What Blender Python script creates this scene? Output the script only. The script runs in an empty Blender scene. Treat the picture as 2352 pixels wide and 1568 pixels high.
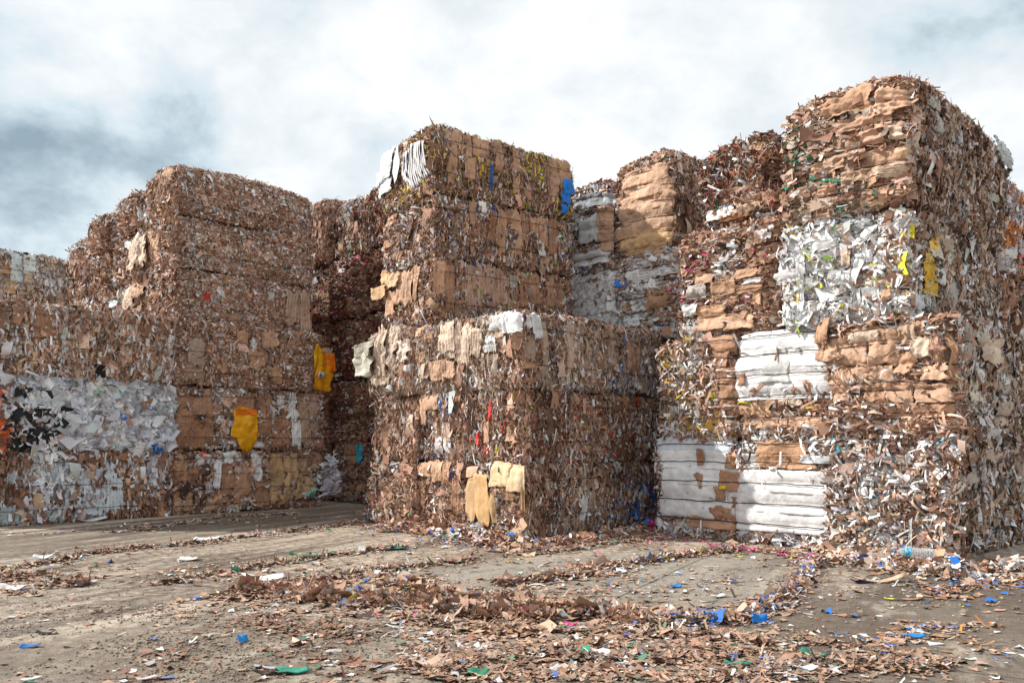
import bpy, math, random
import numpy as np
from mathutils import Vector
C = bpy.context.scene.collection
S2 = math.sqrt(2.0)
R = math.radians
HC = 1.4            # camera height, metres

# ------------------------------------------------------------------ camera
cam = bpy.data.cameras.new('camera')
cam.sensor_width = 36.0
cam.lens = 1900.0/2352.0*36.0
cam.shift_y = (1020-784)/2352.0
cam.clip_end = 3000
co = bpy.data.objects.new('camera', cam); C.objects.link(co)
co.location = (0, 0, HC); co.rotation_euler = (R(90), 0, 0)
bpy.context.scene.camera = co

# ------------------------------------------------------------------ sun and sky
SUN_EL = 37.0
sh = Vector((-0.990, 0.140, 0)).normalized()
sdir = Vector((sh.x*math.cos(R(SUN_EL)), sh.y*math.cos(R(SUN_EL)), math.sin(R(SUN_EL))))
sl = bpy.data.lights.new('sun', 'SUN'); sl.energy = 4.5; sl.angle = R(0.6); sl.color = (1.0, 0.95, 0.87)
so = bpy.data.objects.new('sun', sl); C.objects.link(so)
so.rotation_euler = (-sdir).to_track_quat('-Z', 'Y').to_euler(); so.location = (-20, 0, 30)

W = bpy.data.worlds.new('World'); bpy.context.scene.world = W; W.use_nodes = True
wt = W.node_tree; wt.nodes.clear()
def wn(t, **k):
    n = wt.nodes.new(t)
    for a, b in k.items(): setattr(n, a, b)
    return n
def wl(a, b): wt.links.new(a, b)
def setin(n, **k):
    for a, b in k.items(): n.inputs[a].default_value = b
wout = wn('ShaderNodeOutputWorld'); bg = wn('ShaderNodeBackground'); bg2 = wn('ShaderNodeBackground')
sky = wn('ShaderNodeTexSky', sky_type='NISHITA', sun_disc=False, sun_elevation=R(SUN_EL), sun_rotation=math.atan2(sh.x, sh.y))
wl(sky.outputs[0], bg.inputs[0]); bg.inputs[1].default_value = 0.11
tc = wn('ShaderNodeTexCoord')
sep = wn('ShaderNodeSeparateXYZ'); wl(tc.outputs['Generated'], sep.inputs[0])
def wmath(op, a, b=None, c=None, clamp=False):
    n = wn('ShaderNodeMath', operation=op, use_clamp=clamp)
    for i, x in enumerate((a, b, c)):
        if x is None: continue
        if isinstance(x, (int, float)): n.inputs[i].default_value = x
        else: wl(x, n.inputs[i])
    return n.outputs[0]
den = wmath('ADD', wmath('MAXIMUM', sep.outputs[2], 0.0), 0.42)
cx = wmath('DIVIDE', sep.outputs[0], den); cy = wmath('DIVIDE', sep.outputs[1], den)
comb = wn('ShaderNodeCombineXYZ'); wl(cx, comb.inputs[0]); wl(cy, comb.inputs[1])
def wnoise(scale, det, rough, loc=(0, 0, 0), dist=0.0, sc=(1, 1, 1)):
    mp = wn('ShaderNodeMapping'); wl(comb.outputs[0], mp.inputs[0])
    mp.inputs['Location'].default_value = loc; mp.inputs['Scale'].default_value = sc
    n = wn('ShaderNodeTexNoise'); wl(mp.outputs[0], n.inputs['Vector'])
    n.inputs['Scale'].default_value = scale; n.inputs['Detail'].default_value = det
    n.inputs['Roughness'].default_value = rough; n.inputs['Distortion'].default_value = dist
    return n.outputs['Fac']
def wramp(fac, pts):
    r = wn('ShaderNodeValToRGB'); wl(fac, r.inputs[0]); e = r.color_ramp.elements
    while len(e) < len(pts): e.new(0.5)
    for i, (p, c) in enumerate(pts):
        e[i].position = p; e[i].color = (*c, 1)
    return r.outputs[0]
def blob(px, py, k0, k1):       # a cloud bank centred on one direction of the sky
    d = Vector((px-1176, 1900, 1020-py)).normalized()
    v = wn('ShaderNodeVectorMath', operation='DOT_PRODUCT'); wl(tc.outputs['Generated'], v.inputs[0]); v.inputs[1].default_value = d
    m = wn('ShaderNodeMapRange', interpolation_type='SMOOTHSTEP'); wl(v.outputs['Value'], m.inputs[0])
    m.inputs[1].default_value = math.cos(R(k0)); m.inputs[2].default_value = math.cos(R(k1))
    return m.outputs[0]
n1 = wnoise(1.9, 6, 0.52, (3.1, 1.2, 0), 0.15, (1, 1.0, 1))
n2 = wnoise(4.6, 10, 0.58, (0.4, 7.7, 2), 0.2)
mixn = wmath('ADD', wmath('MULTIPLY', n1, 0.45), wmath('MULTIPLY', n2, 0.55))
dark = wmath('MULTIPLY', blob(60, 200, 9, 1), 1.0)
dark = wmath('MAXIMUM', dark, wmath('MULTIPLY', blob(300, 250, 7, 1), 0.8))
dark = wmath('MAXIMUM', dark, wmath('MULTIPLY', blob(20, 450, 10, 2), 0.85))
dark = wmath('MAXIMUM', dark, wmath('MULTIPLY', blob(160, 390, 6, 1), 0.6))
dark = wmath('MAXIMUM', dark, wmath('MULTIPLY', blob(2330, 320, 12, 2), 0.55))
dark = wmath('MAXIMUM', dark, wmath('MULTIPLY', blob(780, 430, 9, 2), 0.40))
dark = wmath('MAXIMUM', dark, wmath('MULTIPLY', blob(1150, 200, 8, 2), 0.14))
dark = wmath('MAXIMUM', dark, wmath('MULTIPLY', blob(2250, 60, 16, 3), 0.15))
brt = blob(700, 60, 26, 5)
val = wmath('ADD', wmath('MULTIPLY_ADD', mixn, 1.8, -0.36), wmath('MULTIPLY', dark, -0.25))
val = wmath('ADD', val, wmath('MULTIPLY', brt, 0.05))
col = wramp(val, [(0.14, (0.22, 0.29, 0.34)), (0.26, (0.35, 0.43, 0.475)), (0.36, (0.50, 0.58, 0.62)), (0.45, (0.60, 0.64, 0.66)), (0.62, (0.745, 0.755, 0.76))])
wl(col, bg2.inputs[0]); bg2.inputs[1].default_value = 1.02
ms = wn('ShaderNodeMixShader'); ms.inputs[0].default_value = 0.93
wl(bg.outputs[0], ms.inputs[1]); wl(bg2.outputs[0], ms.inputs[2]); wl(ms.outputs[0], wout.inputs[0])

vs = bpy.context.scene.view_settings
vs.view_transform = 'Standard'; vs.look = 'None'; vs.exposure = 0.5; vs.gamma = 1
bpy.context.scene.cycles.max_bounces = 8; bpy.context.scene.cycles.diffuse_bounces = 6

# ------------------------------------------------------------------ numeric helpers
RNG = np.random.default_rng(7)
_T = np.random.default_rng(99).random(65536)
def _h(ix, iy, iz, s):
    return _T[((ix*73856093) ^ (iy*19349663) ^ (iz*83492791) ^ (s*2654435)) & 65535]
def noise(p, s=0):
    p = np.asarray(p, float); i = np.floor(p).astype(np.int64); f = p - i; f = f*f*(3-2*f)
    x, y, z = i[..., 0], i[..., 1], i[..., 2]; fx, fy, fz = f[..., 0], f[..., 1], f[..., 2]
    def L(a, b, t): return a + (b-a)*t
    c = lambda a, b, d: _h(x+a, y+b, z+d, s)
    return L(L(L(c(0,0,0), c(1,0,0), fx), L(c(0,1,0), c(1,1,0), fx), fy), L(L(c(0,0,1), c(1,0,1), fx), L(c(0,1,1), c(1,1,1), fx), fy), fz)*2-1
def nz(v):
    return v/np.maximum(np.linalg.norm(v, axis=-1, keepdims=True), 1e-9)

# ------------------------------------------------------------------ materials
def newmat(name):
    m = bpy.data.materials.new(name); m.use_nodes = True; nt = m.node_tree; b = nt.nodes['Principled BSDF']; return m, nt, b
def mat_paper(name, rough=0.85, bump=0.25, fs=26.0, stain=0.25, crinkle=0.0):
    m, nt, b = newmat(name)
    at = nt.nodes.new('ShaderNodeAttribute'); at.attribute_name = 'Col'
    t = nt.nodes.new('ShaderNodeTexCoord')
    n = nt.nodes.new('ShaderNodeTexNoise'); n.inputs['Scale'].default_value = fs; n.inputs['Detail'].default_value = 5; n.inputs['Roughness'].default_value = 0.65
    nt.links.new(t.outputs['Object'], n.inputs['Vector'])
    n3 = nt.nodes.new('ShaderNodeTexNoise'); n3.inputs['Scale'].default_value = 2.3; n3.inputs['Detail'].default_value = 6; n3.inputs['Roughness'].default_value = 0.6
    nt.links.new(t.outputs['Object'], n3.inputs['Vector'])
    mr = nt.nodes.new('ShaderNodeMapRange'); mr.inputs[1].default_value = 0.3; mr.inputs[2].default_value = 0.7; mr.inputs[3].default_value = 0.84; mr.inputs[4].default_value = 1.08
    nt.links.new(n.outputs['Fac'], mr.inputs[0])
    mr3 = nt.nodes.new('ShaderNodeMapRange'); mr3.inputs[1].default_value = 0.35; mr3.inputs[2].default_value = 0.6; mr3.inputs[3].default_value = 1-stain; mr3.inputs[4].default_value = 1.0
    nt.links.new(n3.outputs['Fac'], mr3.inputs[0])
    mu = nt.nodes.new('ShaderNodeMath'); mu.operation = 'MULTIPLY'; nt.links.new(mr.outputs[0], mu.inputs[0]); nt.links.new(mr3.outputs[0], mu.inputs[1])
    vm = nt.nodes.new('ShaderNodeVectorMath'); vm.operation = 'SCALE'
    nt.links.new(at.outputs['Color'], vm.inputs[0]); nt.links.new(mu.outputs[0], vm.inputs['Scale'])
    nt.links.new(vm.outputs[0], b.inputs['Base Color'])
    b.inputs['Roughness'].default_value = rough; b.inputs['Specular IOR Level'].default_value = 0.3
    bp = nt.nodes.new('ShaderNodeBump'); bp.inputs['Strength'].default_value = bump; bp.inputs['Distance'].default_value = 0.01
    nt.links.new(n.outputs['Fac'], bp.inputs['Height'])
    last = bp
    if crinkle:          # pressed creases
        v = nt.nodes.new('ShaderNodeTexVoronoi'); v.inputs['Scale'].default_value = 7.5; nt.links.new(t.outputs['Object'], v.inputs['Vector'])
        v2 = nt.nodes.new('ShaderNodeTexVoronoi'); v2.inputs['Scale'].default_value = 19; nt.links.new(t.outputs['Object'], v2.inputs['Vector'])
        ad = nt.nodes.new('ShaderNodeMath'); ad.operation = 'MULTIPLY_ADD'; nt.links.new(v2.outputs['Distance'], ad.inputs[0]); ad.inputs[1].default_value = 0.4; nt.links.new(v.outputs['Distance'], ad.inputs[2])
        b2 = nt.nodes.new('ShaderNodeBump'); b2.inputs['Strength'].default_value = crinkle; b2.inputs['Distance'].default_value = 0.06
        nt.links.new(ad.outputs[0], b2.inputs['Height']); nt.links.new(bp.outputs[0], b2.inputs['Normal']); last = b2
    nt.links.new(last.outputs[0], b.inputs['Normal'])
    return m
M_SCRAP = mat_paper('paper_scraps_surface', 0.82, 0.2)
M_SHEET = mat_paper('cardboard_sheet_surface', 0.75, 0.3, 14.0, 0.35, 0.40)
M_CARD = mat_paper('smooth_cardboard_surface', 0.7, 0.15, 10.0, 0.3, 0.10)
M_WHITE = mat_paper('white_sheet_surface', 0.6, 0.12, 9.0, 0.22, 0.16)
M_GLOSS = mat_paper('printed_sheet_surface', 0.35, 0.08, 12.0, 0.2, 0.35)
def mat_plain(name, c, rough, metal=0.0):
    m, nt, b = newmat(name); b.inputs['Base Color'].default_value = (*c, 1); b.inputs['Roughness'].default_value = rough; b.inputs['Metallic'].default_value = metal
    n = nt.nodes.new('ShaderNodeTexNoise'); n.inputs['Scale'].default_value = 30; n.inputs['Detail'].default_value = 4
    mx = nt.nodes.new('ShaderNodeMixRGB'); mx.blend_type = 'MULTIPLY'; mx.inputs[0].default_value = 0.5; mx.inputs[1].default_value = (*c, 1)
    nt.links.new(n.outputs['Color'], mx.inputs[2]); nt.links.new(mx.outputs[0], b.inputs['Base Color'])
    return m
M_WIRE = mat_plain('rusty_wire', (0.07, 0.04, 0.025), 0.6, 0.5)
M_INK = mat_plain('dark_print', (0.03, 0.03, 0.03), 0.5)

# ------------------------------------------------------------------ object helpers
def mesh(name, V, F, cols, mat, parent=None, smooth=False):
    """V (n,3), F list of (m,k) index arrays, cols (nf,3) face colours in the same order"""
    me = bpy.data.meshes.new(name)
    V = np.asarray(V, np.float32); nl = sum(f.size for f in F); nf = sum(len(f) for f in F)
    me.vertices.add(len(V)); me.vertices.foreach_set('co', V.ravel())
    me.loops.add(nl); me.loops.foreach_set('vertex_index', np.concatenate([f.ravel() for f in F]).astype(np.int32))
    tot = np.concatenate([np.full(len(f), f.shape[1], np.int32) for f in F]); st = np.concatenate([[0], np.cumsum(tot)[:-1]]).astype(np.int32)
    me.polygons.add(nf); me.polygons.foreach_set('loop_start', st); me.polygons.foreach_set('loop_total', tot)
    if smooth: me.polygons.foreach_set('use_smooth', np.ones(nf, bool))
    if cols is not None:
        a = me.attributes.new('Col', 'FLOAT_COLOR', 'FACE')
        c4 = np.ones((nf, 4), np.float32); c4[:, :3] = cols; a.data.foreach_set('color', c4.ravel())
    me.update(calc_edges=True); me.validate()
    me.materials.append(mat)
    o = bpy.data.objects.new(name, me); C.objects.link(o)
    if parent: o.parent = parent
    return o
def tag(o, label=None, cat=None, group=None, kind=None):
    if label: o['label'] = label
    if cat: o['category'] = cat
    if group: o['group'] = group
    if kind: o['kind'] = kind
    return o
class Buf:
    def __init__(s): s.V = []; s.F = []; s.C = []; s.n = 0
    def add(s, V, F, Cc):
        s.V.append(V); s.F.append(F + s.n); s.C.append(Cc); s.n += len(V)
    def build(s, name, mat, parent=None, smooth=False):
        return mesh(name, np.concatenate(s.V), s.F, np.concatenate(s.C), mat, parent, smooth)

def flakes(buf, P, N, T, L, W, pitch, roll, curl, off, col, seg=2, rag=0.18, rng=RNG):
    n = len(P)
    if n == 0: return
    N = nz(N); T = nz(T - N*np.sum(T*N, 1, keepdims=True)); B = np.cross(N, T)
    cp, sp = np.cos(pitch)[:, None], np.sin(pitch)[:, None]
    T2 = T*cp + N*sp; N2 = N*cp - T*sp
    cr, sr = np.cos(roll)[:, None], np.sin(roll)[:, None]
    B2 = B*cr + N2*sr; N3 = N2*cr - B*sr
    V = np.zeros((n, seg+1, 2, 3))
    base = P + N*off[:, None]
    twist = rng.normal(0, 0.25, n)
    for i in range(seg+1):
        s = i/seg - 0.5
        for j, w in enumerate((-0.5, 0.5)):
            ww = W*w*(1 + rng.normal(0, rag, n)); ss = L*s + W*rng.normal(0, rag, n)*(0.9 if i in (0, seg) else 0.3)
            V[:, i, j] = base + T2*ss[:, None] + B2*ww[:, None] + N3*(curl*L*(s*s*4-0.5)*0.5 + twist*W*w*s*2)[:, None]
    idx = np.arange(n)[:, None]*(seg+1)*2
    F = []
    for i in range(seg):
        F.append(np.concatenate([idx+2*i, idx+2*i+1, idx+2*i+3, idx+2*i+2], 1))
    F = np.stack(F, 1).reshape(-1, 4)
    buf.add(V.reshape(-1, 3), F, np.repeat(col, seg, 0))

# palettes: base colours (linear) with weights
KR = [((0.43, 0.270, 0.175), 5), ((0.36, 0.215, 0.135), 5), ((0.51, 0.340, 0.230), 4), ((0.27, 0.160, 0.105), 3), ((0.60, 0.45, 0.33), 2)]
DK = [((0.16, 0.095, 0.06), 5), ((0.22, 0.12, 0.075), 5), ((0.28, 0.16, 0.10), 3), ((0.09, 0.055, 0.04), 3)]
PALE = [((0.52, 0.42, 0.31), 5), ((0.42, 0.33, 0.24), 5), ((0.60, 0.51, 0.40), 3), ((0.32, 0.25, 0.19), 3)]
WH = [((0.80, 0.80, 0.80), 5), ((0.70, 0.72, 0.75), 4), ((0.62, 0.63, 0.66), 2)]
GW = [((0.68, 0.70, 0.75), 5), ((0.58, 0.61, 0.67), 4), ((0.78, 0.79, 0.83), 4), ((0.36, 0.39, 0.43), 1.6)]
BLUE = (0.015, 0.17, 0.62); NAVY = (0.03, 0.07, 0.30); YEL = (0.80, 0.66, 0.04); PINK = (0.85, 0.03, 0.30); GRN = (0.02, 0.24, 0.14)
RED = (0.70, 0.04, 0.03); ORG = (0.85, 0.26, 0.03); BLK = (0.02, 0.022, 0.025); LIME = (0.35, 0.62, 0.08); MUST = (0.62, 0.36, 0.04); CYAN = (0.05, 0.45, 0.62)
def warm(c):       # kraft board is a little pinker than plain tan
    r, g, b = c
    if 1.12 < r/max(g, 1e-3) < 2.3 and 1.2 < r/max(b, 1e-3) < 4: return (r*1.12, g*1.07, b*1.14)
    return c
def pal(*parts):
    """pal((KR, 80), (WH, 15), (BLUE, 1)) -> flat list"""
    out = []
    for p, w in parts:
        if isinstance(p, list):
            t = sum(x[1] for x in p)
            out += [(warm(c), w*x/t, int(p[0][0][2]*997) % 97) for c, x in p]
        else: out.append((p, w, int(p[0]*1000) % 89))
    return out
def colours(p, P, rng, clus=1.0, spots=()):
    """pick a colour per point, colours gather in loose clusters"""
    w = np.zeros((len(P), len(p)))
    for i, (c, x, g) in enumerate(p):
        w[:, i] = x*np.exp(clus*2.0*noise(P*1.7, g+3) + clus*1.2*noise(P*5.0, g+41))
    extra = []
    for (c, strength, ctr, rad) in spots:
        d = np.linalg.norm((P-np.array(ctr))/np.array(rad), axis=1)
        extra.append(strength*w.sum(1)*np.exp(-d*d*1.5)); 
    cl = [c for c, _, _ in p] + [s[0] for s in spots]
    if extra: w = np.concatenate([w, np.stack(extra, 1)], 1)
    cw = np.cumsum(w, 1); r = rng.random(len(P))*cw[:, -1]
    k = np.minimum((cw < r[:, None]).sum(1), len(cl)-1)
    c = np.array(cl)[k]
    return np.clip(c*rng.normal(1.0, 0.16, (len(P), 1))*rng.normal(1, 0.03, (len(P), 3)), 0.008, 0.86)

# ------------------------------------------------------------------ the bale builder
AX = dict(A=(0, -1), R=(0, 1), B=(1, -1), L=(1, 1), T=(2, 1), U=(2, -1))   # local axis and side of each face
class Bale:
    def __init__(s, label, box, p, group, rot=0.0, seed=None, bands=0, bamp=0.05, A=None, Bf=None, faces='ABT',
                 dens=420, size=(0.04, 0.11), wires=4, wireoff=0.045, mid=7, lean=(0, 0), r=0.085, clus=1.0, rough=1.0, spots=(), dome=0.03, name='paper_bale', cat='paper bale', arch=0.0, pivot=False):
        s.u0, s.u1, s.v0, s.v1, s.z0, s.z1 = box
        s.h = np.array([(s.u1-s.u0)/2, (s.v1-s.v0)/2, (s.z1-s.z0)/2]); s.p = p
        s.seed = seed if seed is not None else abs(hash_str(label)) % 9973
        s.rng = np.random.default_rng(s.seed)
        s.bands, s.bamp, s.r, s.rough, s.dome, s.lean, s.arch = bands, bamp, r, rough, dome, lean, arch
        s.faces, s.dens, s.size, s.clus = faces, dens, size, clus
        st = dict(streak=None, fins=0.25, shred=0.08, strips=0.0, dens=1.0, size=None, pal=None, tilt=0.35)
        s.st = {}
        for f in 'ABTRLU':
            d = dict(st)
            if f == 'A' and A: d.update(A)
            if f == 'B' and Bf: d.update(Bf)
            if f == 'R' and A: d.update(A)
            if f == 'L' and Bf: d.update(Bf)
            s.st[f] = d
        s.nw = wires; s.wireoff = wireoff; s.mid = mid; s.holes = []; s.spots = spots
        s.root = bpy.data.objects.new(name, None); C.objects.link(s.root)
        uc, vc = (s.u0+s.u1)/2, (s.v0+s.v1)/2
        if pivot:        # turn about the near corner
            cr_, sr_ = math.cos(R(rot)), math.sin(R(rot)); uc = s.u0+cr_*s.h[0]-sr_*s.h[1]; vc = s.v0+sr_*s.h[0]+cr_*s.h[1]
        s.ctr = ((uc-vc)/S2, (uc+vc)/S2); s.th = R(45+rot)
        s.root.location = ((uc-vc)/S2, (uc+vc)/S2, s.z0); s.root.rotation_euler = (0, 0, R(45+rot))
        s.root.empty_display_size = 0.2
        tag(s.root, label, cat, group)
    def surf(s, q, fine=True):
        """q on the box surface (local, centred) -> point, normal"""
        h = s.h; inner = np.maximum(h - s.r, 0.01)
        c = np.clip(q, -inner, inner); d = q - c; n = nz(d); p = c + n*s.r
        sd = s.seed % 211
        off = np.tile(np.array([sd*1.37, sd*0.61, sd*0.29]), (len(q), 1))
        d = 0.055*noise(p*0.9+off, 1) + 0.035*noise(p*2.6+off, 2)
        side = 1-np.abs(n[:, 2])
        if s.bands:
            zz = (p[:, 2]+h[2])/(2*h[2])*s.bands + 0.18*noise(p*0.8+off, 5)
            d = d + s.bamp*(np.sqrt(np.abs(np.sin(np.pi*zz)))-0.75)*side
        if fine:
            d = d + s.rough*(0.028*noise(p*7+off, 3) + 0.018*noise(p*17+off, 4))
            if s.st['B']['streak'] == 'v': d = d + s.rough*side*0.03*noise(p*np.array([26, 26, 2.2])+off, 6)
        d = d + 0.028*side*(1-np.abs(p[:, 2]/h[2])**2)      # pressed middle bulges
        p = p + n*d[:, None]
        top = np.clip((p[:, 2]+h[2])/(2*h[2]), 0, 1.1)
        rad = (np.abs(p[:, 0])/h[0])**3 + (np.abs(p[:, 1])/h[1])**3
        p[:, 2] -= s.dome*rad*top
        p[:, 2] += s.arch*top*(1-np.abs(p[:, 1]/h[1])**2)
        p[:, 0] += s.lean[0]*top; p[:, 1] += s.lean[1]*top
        p[:, 2] += h[2]
        return p, n
    def facept(s, f, a, b):
        """face fractions (a: 0 left .. 1 right in the photo, b: 0 bottom .. 1 top) -> box point"""
        h = s.h; a = np.asarray(a, float); b = np.asarray(b, float); q = np.zeros(a.shape+(3,))
        if f == 'A': q[..., 0] = -h[0]; q[..., 1] = h[1]*(1-2*a); q[..., 2] = h[2]*(2*b-1)
        if f == 'R': q[..., 0] = h[0]; q[..., 1] = h[1]*(2*a-1); q[..., 2] = h[2]*(2*b-1)
        if f == 'B': q[..., 1] = -h[1]; q[..., 0] = h[0]*(2*a-1); q[..., 2] = h[2]*(2*b-1)
        if f == 'L': q[..., 1] = h[1]; q[..., 0] = h[0]*(1-2*a); q[..., 2] = h[2]*(2*b-1)
        if f == 'T': q[..., 2] = h[2]; q[..., 0] = h[0]*(2*a-1); q[..., 1] = h[1]*(2*b-1)
        if f == 'U': q[..., 2] = -h[2]; q[..., 0] = h[0]*(2*a-1); q[..., 1] = h[1]*(2*b-1)
        return q
    def dims(s, f):
        h = s.h*2
        return {'A': (h[1], h[2]), 'R': (h[1], h[2]), 'B': (h[0], h[2]), 'L': (h[0], h[2]), 'T': (h[0], h[1]), 'U': (h[0], h[1])}[f]
    def px(s, f, x, y):
        c, sn = math.cos(s.th), math.sin(s.th)
        loc = lambda X, Y: (c*X+sn*Y, -sn*X+c*Y)
        ox, oy = loc(-s.ctr[0], -s.ctr[1]); dx, dy = loc((x-1176)/1900.0, 1.0)
        if f == 'A': t = (-s.h[0]-ox)/dx; a = (s.h[1]-(oy+t*dy))/(2*s.h[1])
        else: t = (-s.h[1]-oy)/dy; a = (ox+t*dx+s.h[0])/(2*s.h[0])
        z = HC+(1020-y)/1900.0*t
        return a, (z-s.z0)/(s.z1-s.z0)
    def panel(s, f, x0, y0, x1, y1, col, name='cardboard_sheet', label=None, mat=None, off=0.04, fold=('v', 5, 0.02), crump=0.010, rag=0.05, prof=None, keep=0.06, lift=0.0, n=(20, 20), frac=False, tone=0.07, clip=True):
        """a large sheet pressed into one face; corners given as seen in the photo or as fractions"""
        if frac: a0, b0, a1, b1 = x0, y0, x1, y1
        else:
            a0, b1 = s.px(f, x0, (y0)); a1, b0 = s.px(f, x1, y1)
            am = (x0+x1)/2
            _, b1 = s.px(f, am, y0); _, b0 = s.px(f, am, y1)
        if clip:
            a0, a1 = max(-0.02, a0), min(1.02, a1); b0, b1 = max(-0.02, b0), min(1.03, b1)
        if a1-a0 < 0.01 or b1-b0 < 0.01: return None
        col = warm(col)
        if warm(col) != col: col = tuple(x*1.08 for x in col)
        s.holes.append((f, a0, a1, b0, b1, keep))
        nu, nv = n; g = np.linspace(0, 1, nu); k = np.linspace(0, 1, nv)
        gg, kk = np.meshgrid(g, k)
        sd = s.rng.random()*50
        ones = np.ones_like(gg)
        if prof:
            pb = [x[0] for x in prof]; aL = np.interp(k, pb, [x[1] for x in prof])[:, None]; aR = np.interp(k, pb, [x[2] for x in prof])[:, None]
        else: aL, aR = np.zeros((nv, 1)), np.ones((nv, 1))
        w, hh = s.dims(f); W_, H_ = (a1-a0)*w, (b1-b0)*hh
        def jag(t, s_):      # torn outline: a few straight cuts plus small teeth
            z0 = t*0
            return rag*(0.9*noise(np.stack([t*3.1+sd, z0, z0+s_], -1), 8)+0.8*noise(np.stack([np.floor(t*6.3)+sd, z0+0.3, z0+s_], -1), 9)+0.5*noise(np.stack([t*17+sd, z0, z0+s_], -1), 10))+slant[s_]*(t-0.5)
        slant = s.rng.normal(0, min(0.06, rag*0.9), 12)
        rl = jag(k, 1)[:, None]; rr = jag(k, 9)[:, None]
        ga = (aL+rl) + (aR-aL+rr-rl)*gg
        rt = jag(g, 5)[None, :]; rb = jag(g, 7)[None, :]
        gb = (0+rb) + (1+rt-rb)*kk
        A_ = a0+(a1-a0)*ga; B_ = b0+(b1-b0)*gb
        q = s.facept(f, A_.ravel(), B_.ravel())
        ql = np.clip(q, -s.h, s.h); over = q-ql
        p, nn = s.surf(ql, False)
        p = p + over
        fd, ff, fa = fold
        m = ga if fd == 'v' else gb
        wob = noise(np.stack([ga*2+sd, gb*2, ga*0], 2), 12)
        ph = m*ff + 0.35*wob + sd
        fo = fa*(np.abs((ph % 1.0)-0.5)*4-1)*(0.55+0.45*noise(np.stack([np.floor(ph)+0.5, gb*0+3.3, gb*1.5], 2), 13))
        Xw, Yw = ga*W_, gb*H_
        th = s.rng.uniform(0, 3.14); Xr = Xw*math.cos(th)+Yw*math.sin(th)
        rid = lambda f_, s_: 1-2*np.abs(noise(np.stack([Xw*f_+sd, Yw*f_, Xw*0], 2), s_))*1.6
        cr = crump*(0.9*rid(3.2, 14)+0.55*rid(8.0, 15)+0.5*(1-3*np.abs(noise(np.stack([Xr*5+sd, Xw*0, Xw*0], 2), 18))))
        edge = np.maximum(np.abs(gg-0.5), np.abs(kk-0.5))*2
        dd = off*0.62 + fo*0.8 + cr + (0.02+lift)*np.maximum(edge-0.5, 0)*2.0*noise(np.stack([ga*2.5+sd, gb*2.5, ga*0+2], 2), 16)
        p = p + nn*dd.ravel()[:, None]
        i = np.arange(nv-1)[:, None]*nu+np.arange(nu-1)[None, :]
        F = np.stack([i, i+1, i+nu+1, i+nu], 2).reshape(-1, 4)
        cc = np.tile(np.array(col, float), (len(F), 1))*(1+tone*noise(np.stack([gg[:-1, :-1]*4+sd, kk[:-1, :-1]*3, kk[:-1, :-1]*0], 2), 17).ravel()[:, None])
        if mat is None: mat = M_WHITE if min(col) > 0.42 else M_SHEET
        o = mesh(name, p, [F], np.clip(cc, 0.005, 0.85), mat, s.root, smooth=(mat in (M_WHITE, M_GLOSS, M_CARD)))
        sd_ = o.modifiers.new('thickness', 'SOLIDIFY'); sd_.thickness = 0.004; sd_.offset = -1
        if label: o['label'] = label
        return o
    def finish(s):
        rng = s.rng; buf = Buf()
        h = s.h
        # core
        for f in 'ABTRLU':
            w, hh = s.dims(f); vis = f in s.faces
            res = 0.055 if vis else 0.16
            stv = s.st[f]['streak'] == 'v'
            # same sample counts on shared edges
            nx = max(4, int(w/0.06)); ny = max(4, int(hh/0.06))
            a, b = np.meshgrid(np.linspace(0, 1, nx+1), np.linspace(0, 1, ny+1))
            q = s.facept(f, a.ravel(), b.ravel()); p, n = s.surf(q)
            i = np.arange(ny)[:, None]*(nx+1)+np.arange(nx)[None, :]
            F = np.stack([i, i+1, i+nx+2, i+nx+1], 2).reshape(-1, 4)
            cen = p[F].mean(1)
            cp = s.st[f]['pal'] or s.p
            col = colours(cp, cen*1.0, rng, s.clus, s.spots)*0.8
            buf.add(p, F, np.clip(col, 0.008, 0.7))
        # scraps
        for f in s.faces:
            t = s.st[f]; w, hh = s.dims(f); area = w*hh
            d = s.dens*2.0*t['dens']*(0.45 if f in 'RL' else 0.6 if f == 'T' else 1.0)
            N = int(area*d)
            # more along the rim so the outline is ragged
            a = rng.random(N); b = rng.random(N)
            k = rng.random(N) < 0.16
            e = rng.integers(0, 4, N); ee = np.abs(rng.normal(0, 0.035, N))
            a = np.where(k & (e == 0), ee, np.where(k & (e == 1), 1-ee, a)); b = np.where(k & (e == 2), ee, np.where(k & (e == 3), 1-ee, b))
            keep = np.ones(N, bool)
            for (hf, a0, a1, b0, b1, kp) in s.holes:
                if hf != f: continue
                ins = (a > a0) & (a < a1) & (b > b0) & (b < b1)
                keep &= ~(ins & (rng.random(N) > kp))
            a, b = a[keep], b[keep]; N = len(a)
            if N == 0: continue
            q = s.facept(f, a, b); p, n = s.surf(q)
            # tangent: in-face horizontal and vertical directions
            ax, sg = AX[f]
            hz = np.zeros((N, 3)); vt = np.zeros((N, 3))
            if ax == 2: hz[:, 0] = 1; vt[:, 1] = 1
            else: hz[:, 1-ax] = 1; vt[:, 2] = 1
            cp = t['pal'] or s.p
            col = colours(cp, p, rng, s.clus, s.spots)
            edge_ = rng.random(N) < 0.055        # white cut paper edges everywhere
            kind = rng.random(N); fin = kind < t['fins']*0.85; shr = (kind >= t['fins']) & (kind < t['fins']+t['shred'])
            stp = (kind > 1-t['strips']) & ~(fin | shr)
            chip = ~(fin | shr | stp)
            lo, hi = t['size'] or s.size; lo *= 0.72; hi *= 0.82
            L = lo+(hi-lo)*rng.random(N)**2.2; Wd = L*rng.uniform(0.35, 1.0, N)
            big = rng.random(N) < 0.03; L = np.where(big, L*1.7, L); Wd = np.where(big, Wd*1.5, Wd)
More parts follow.
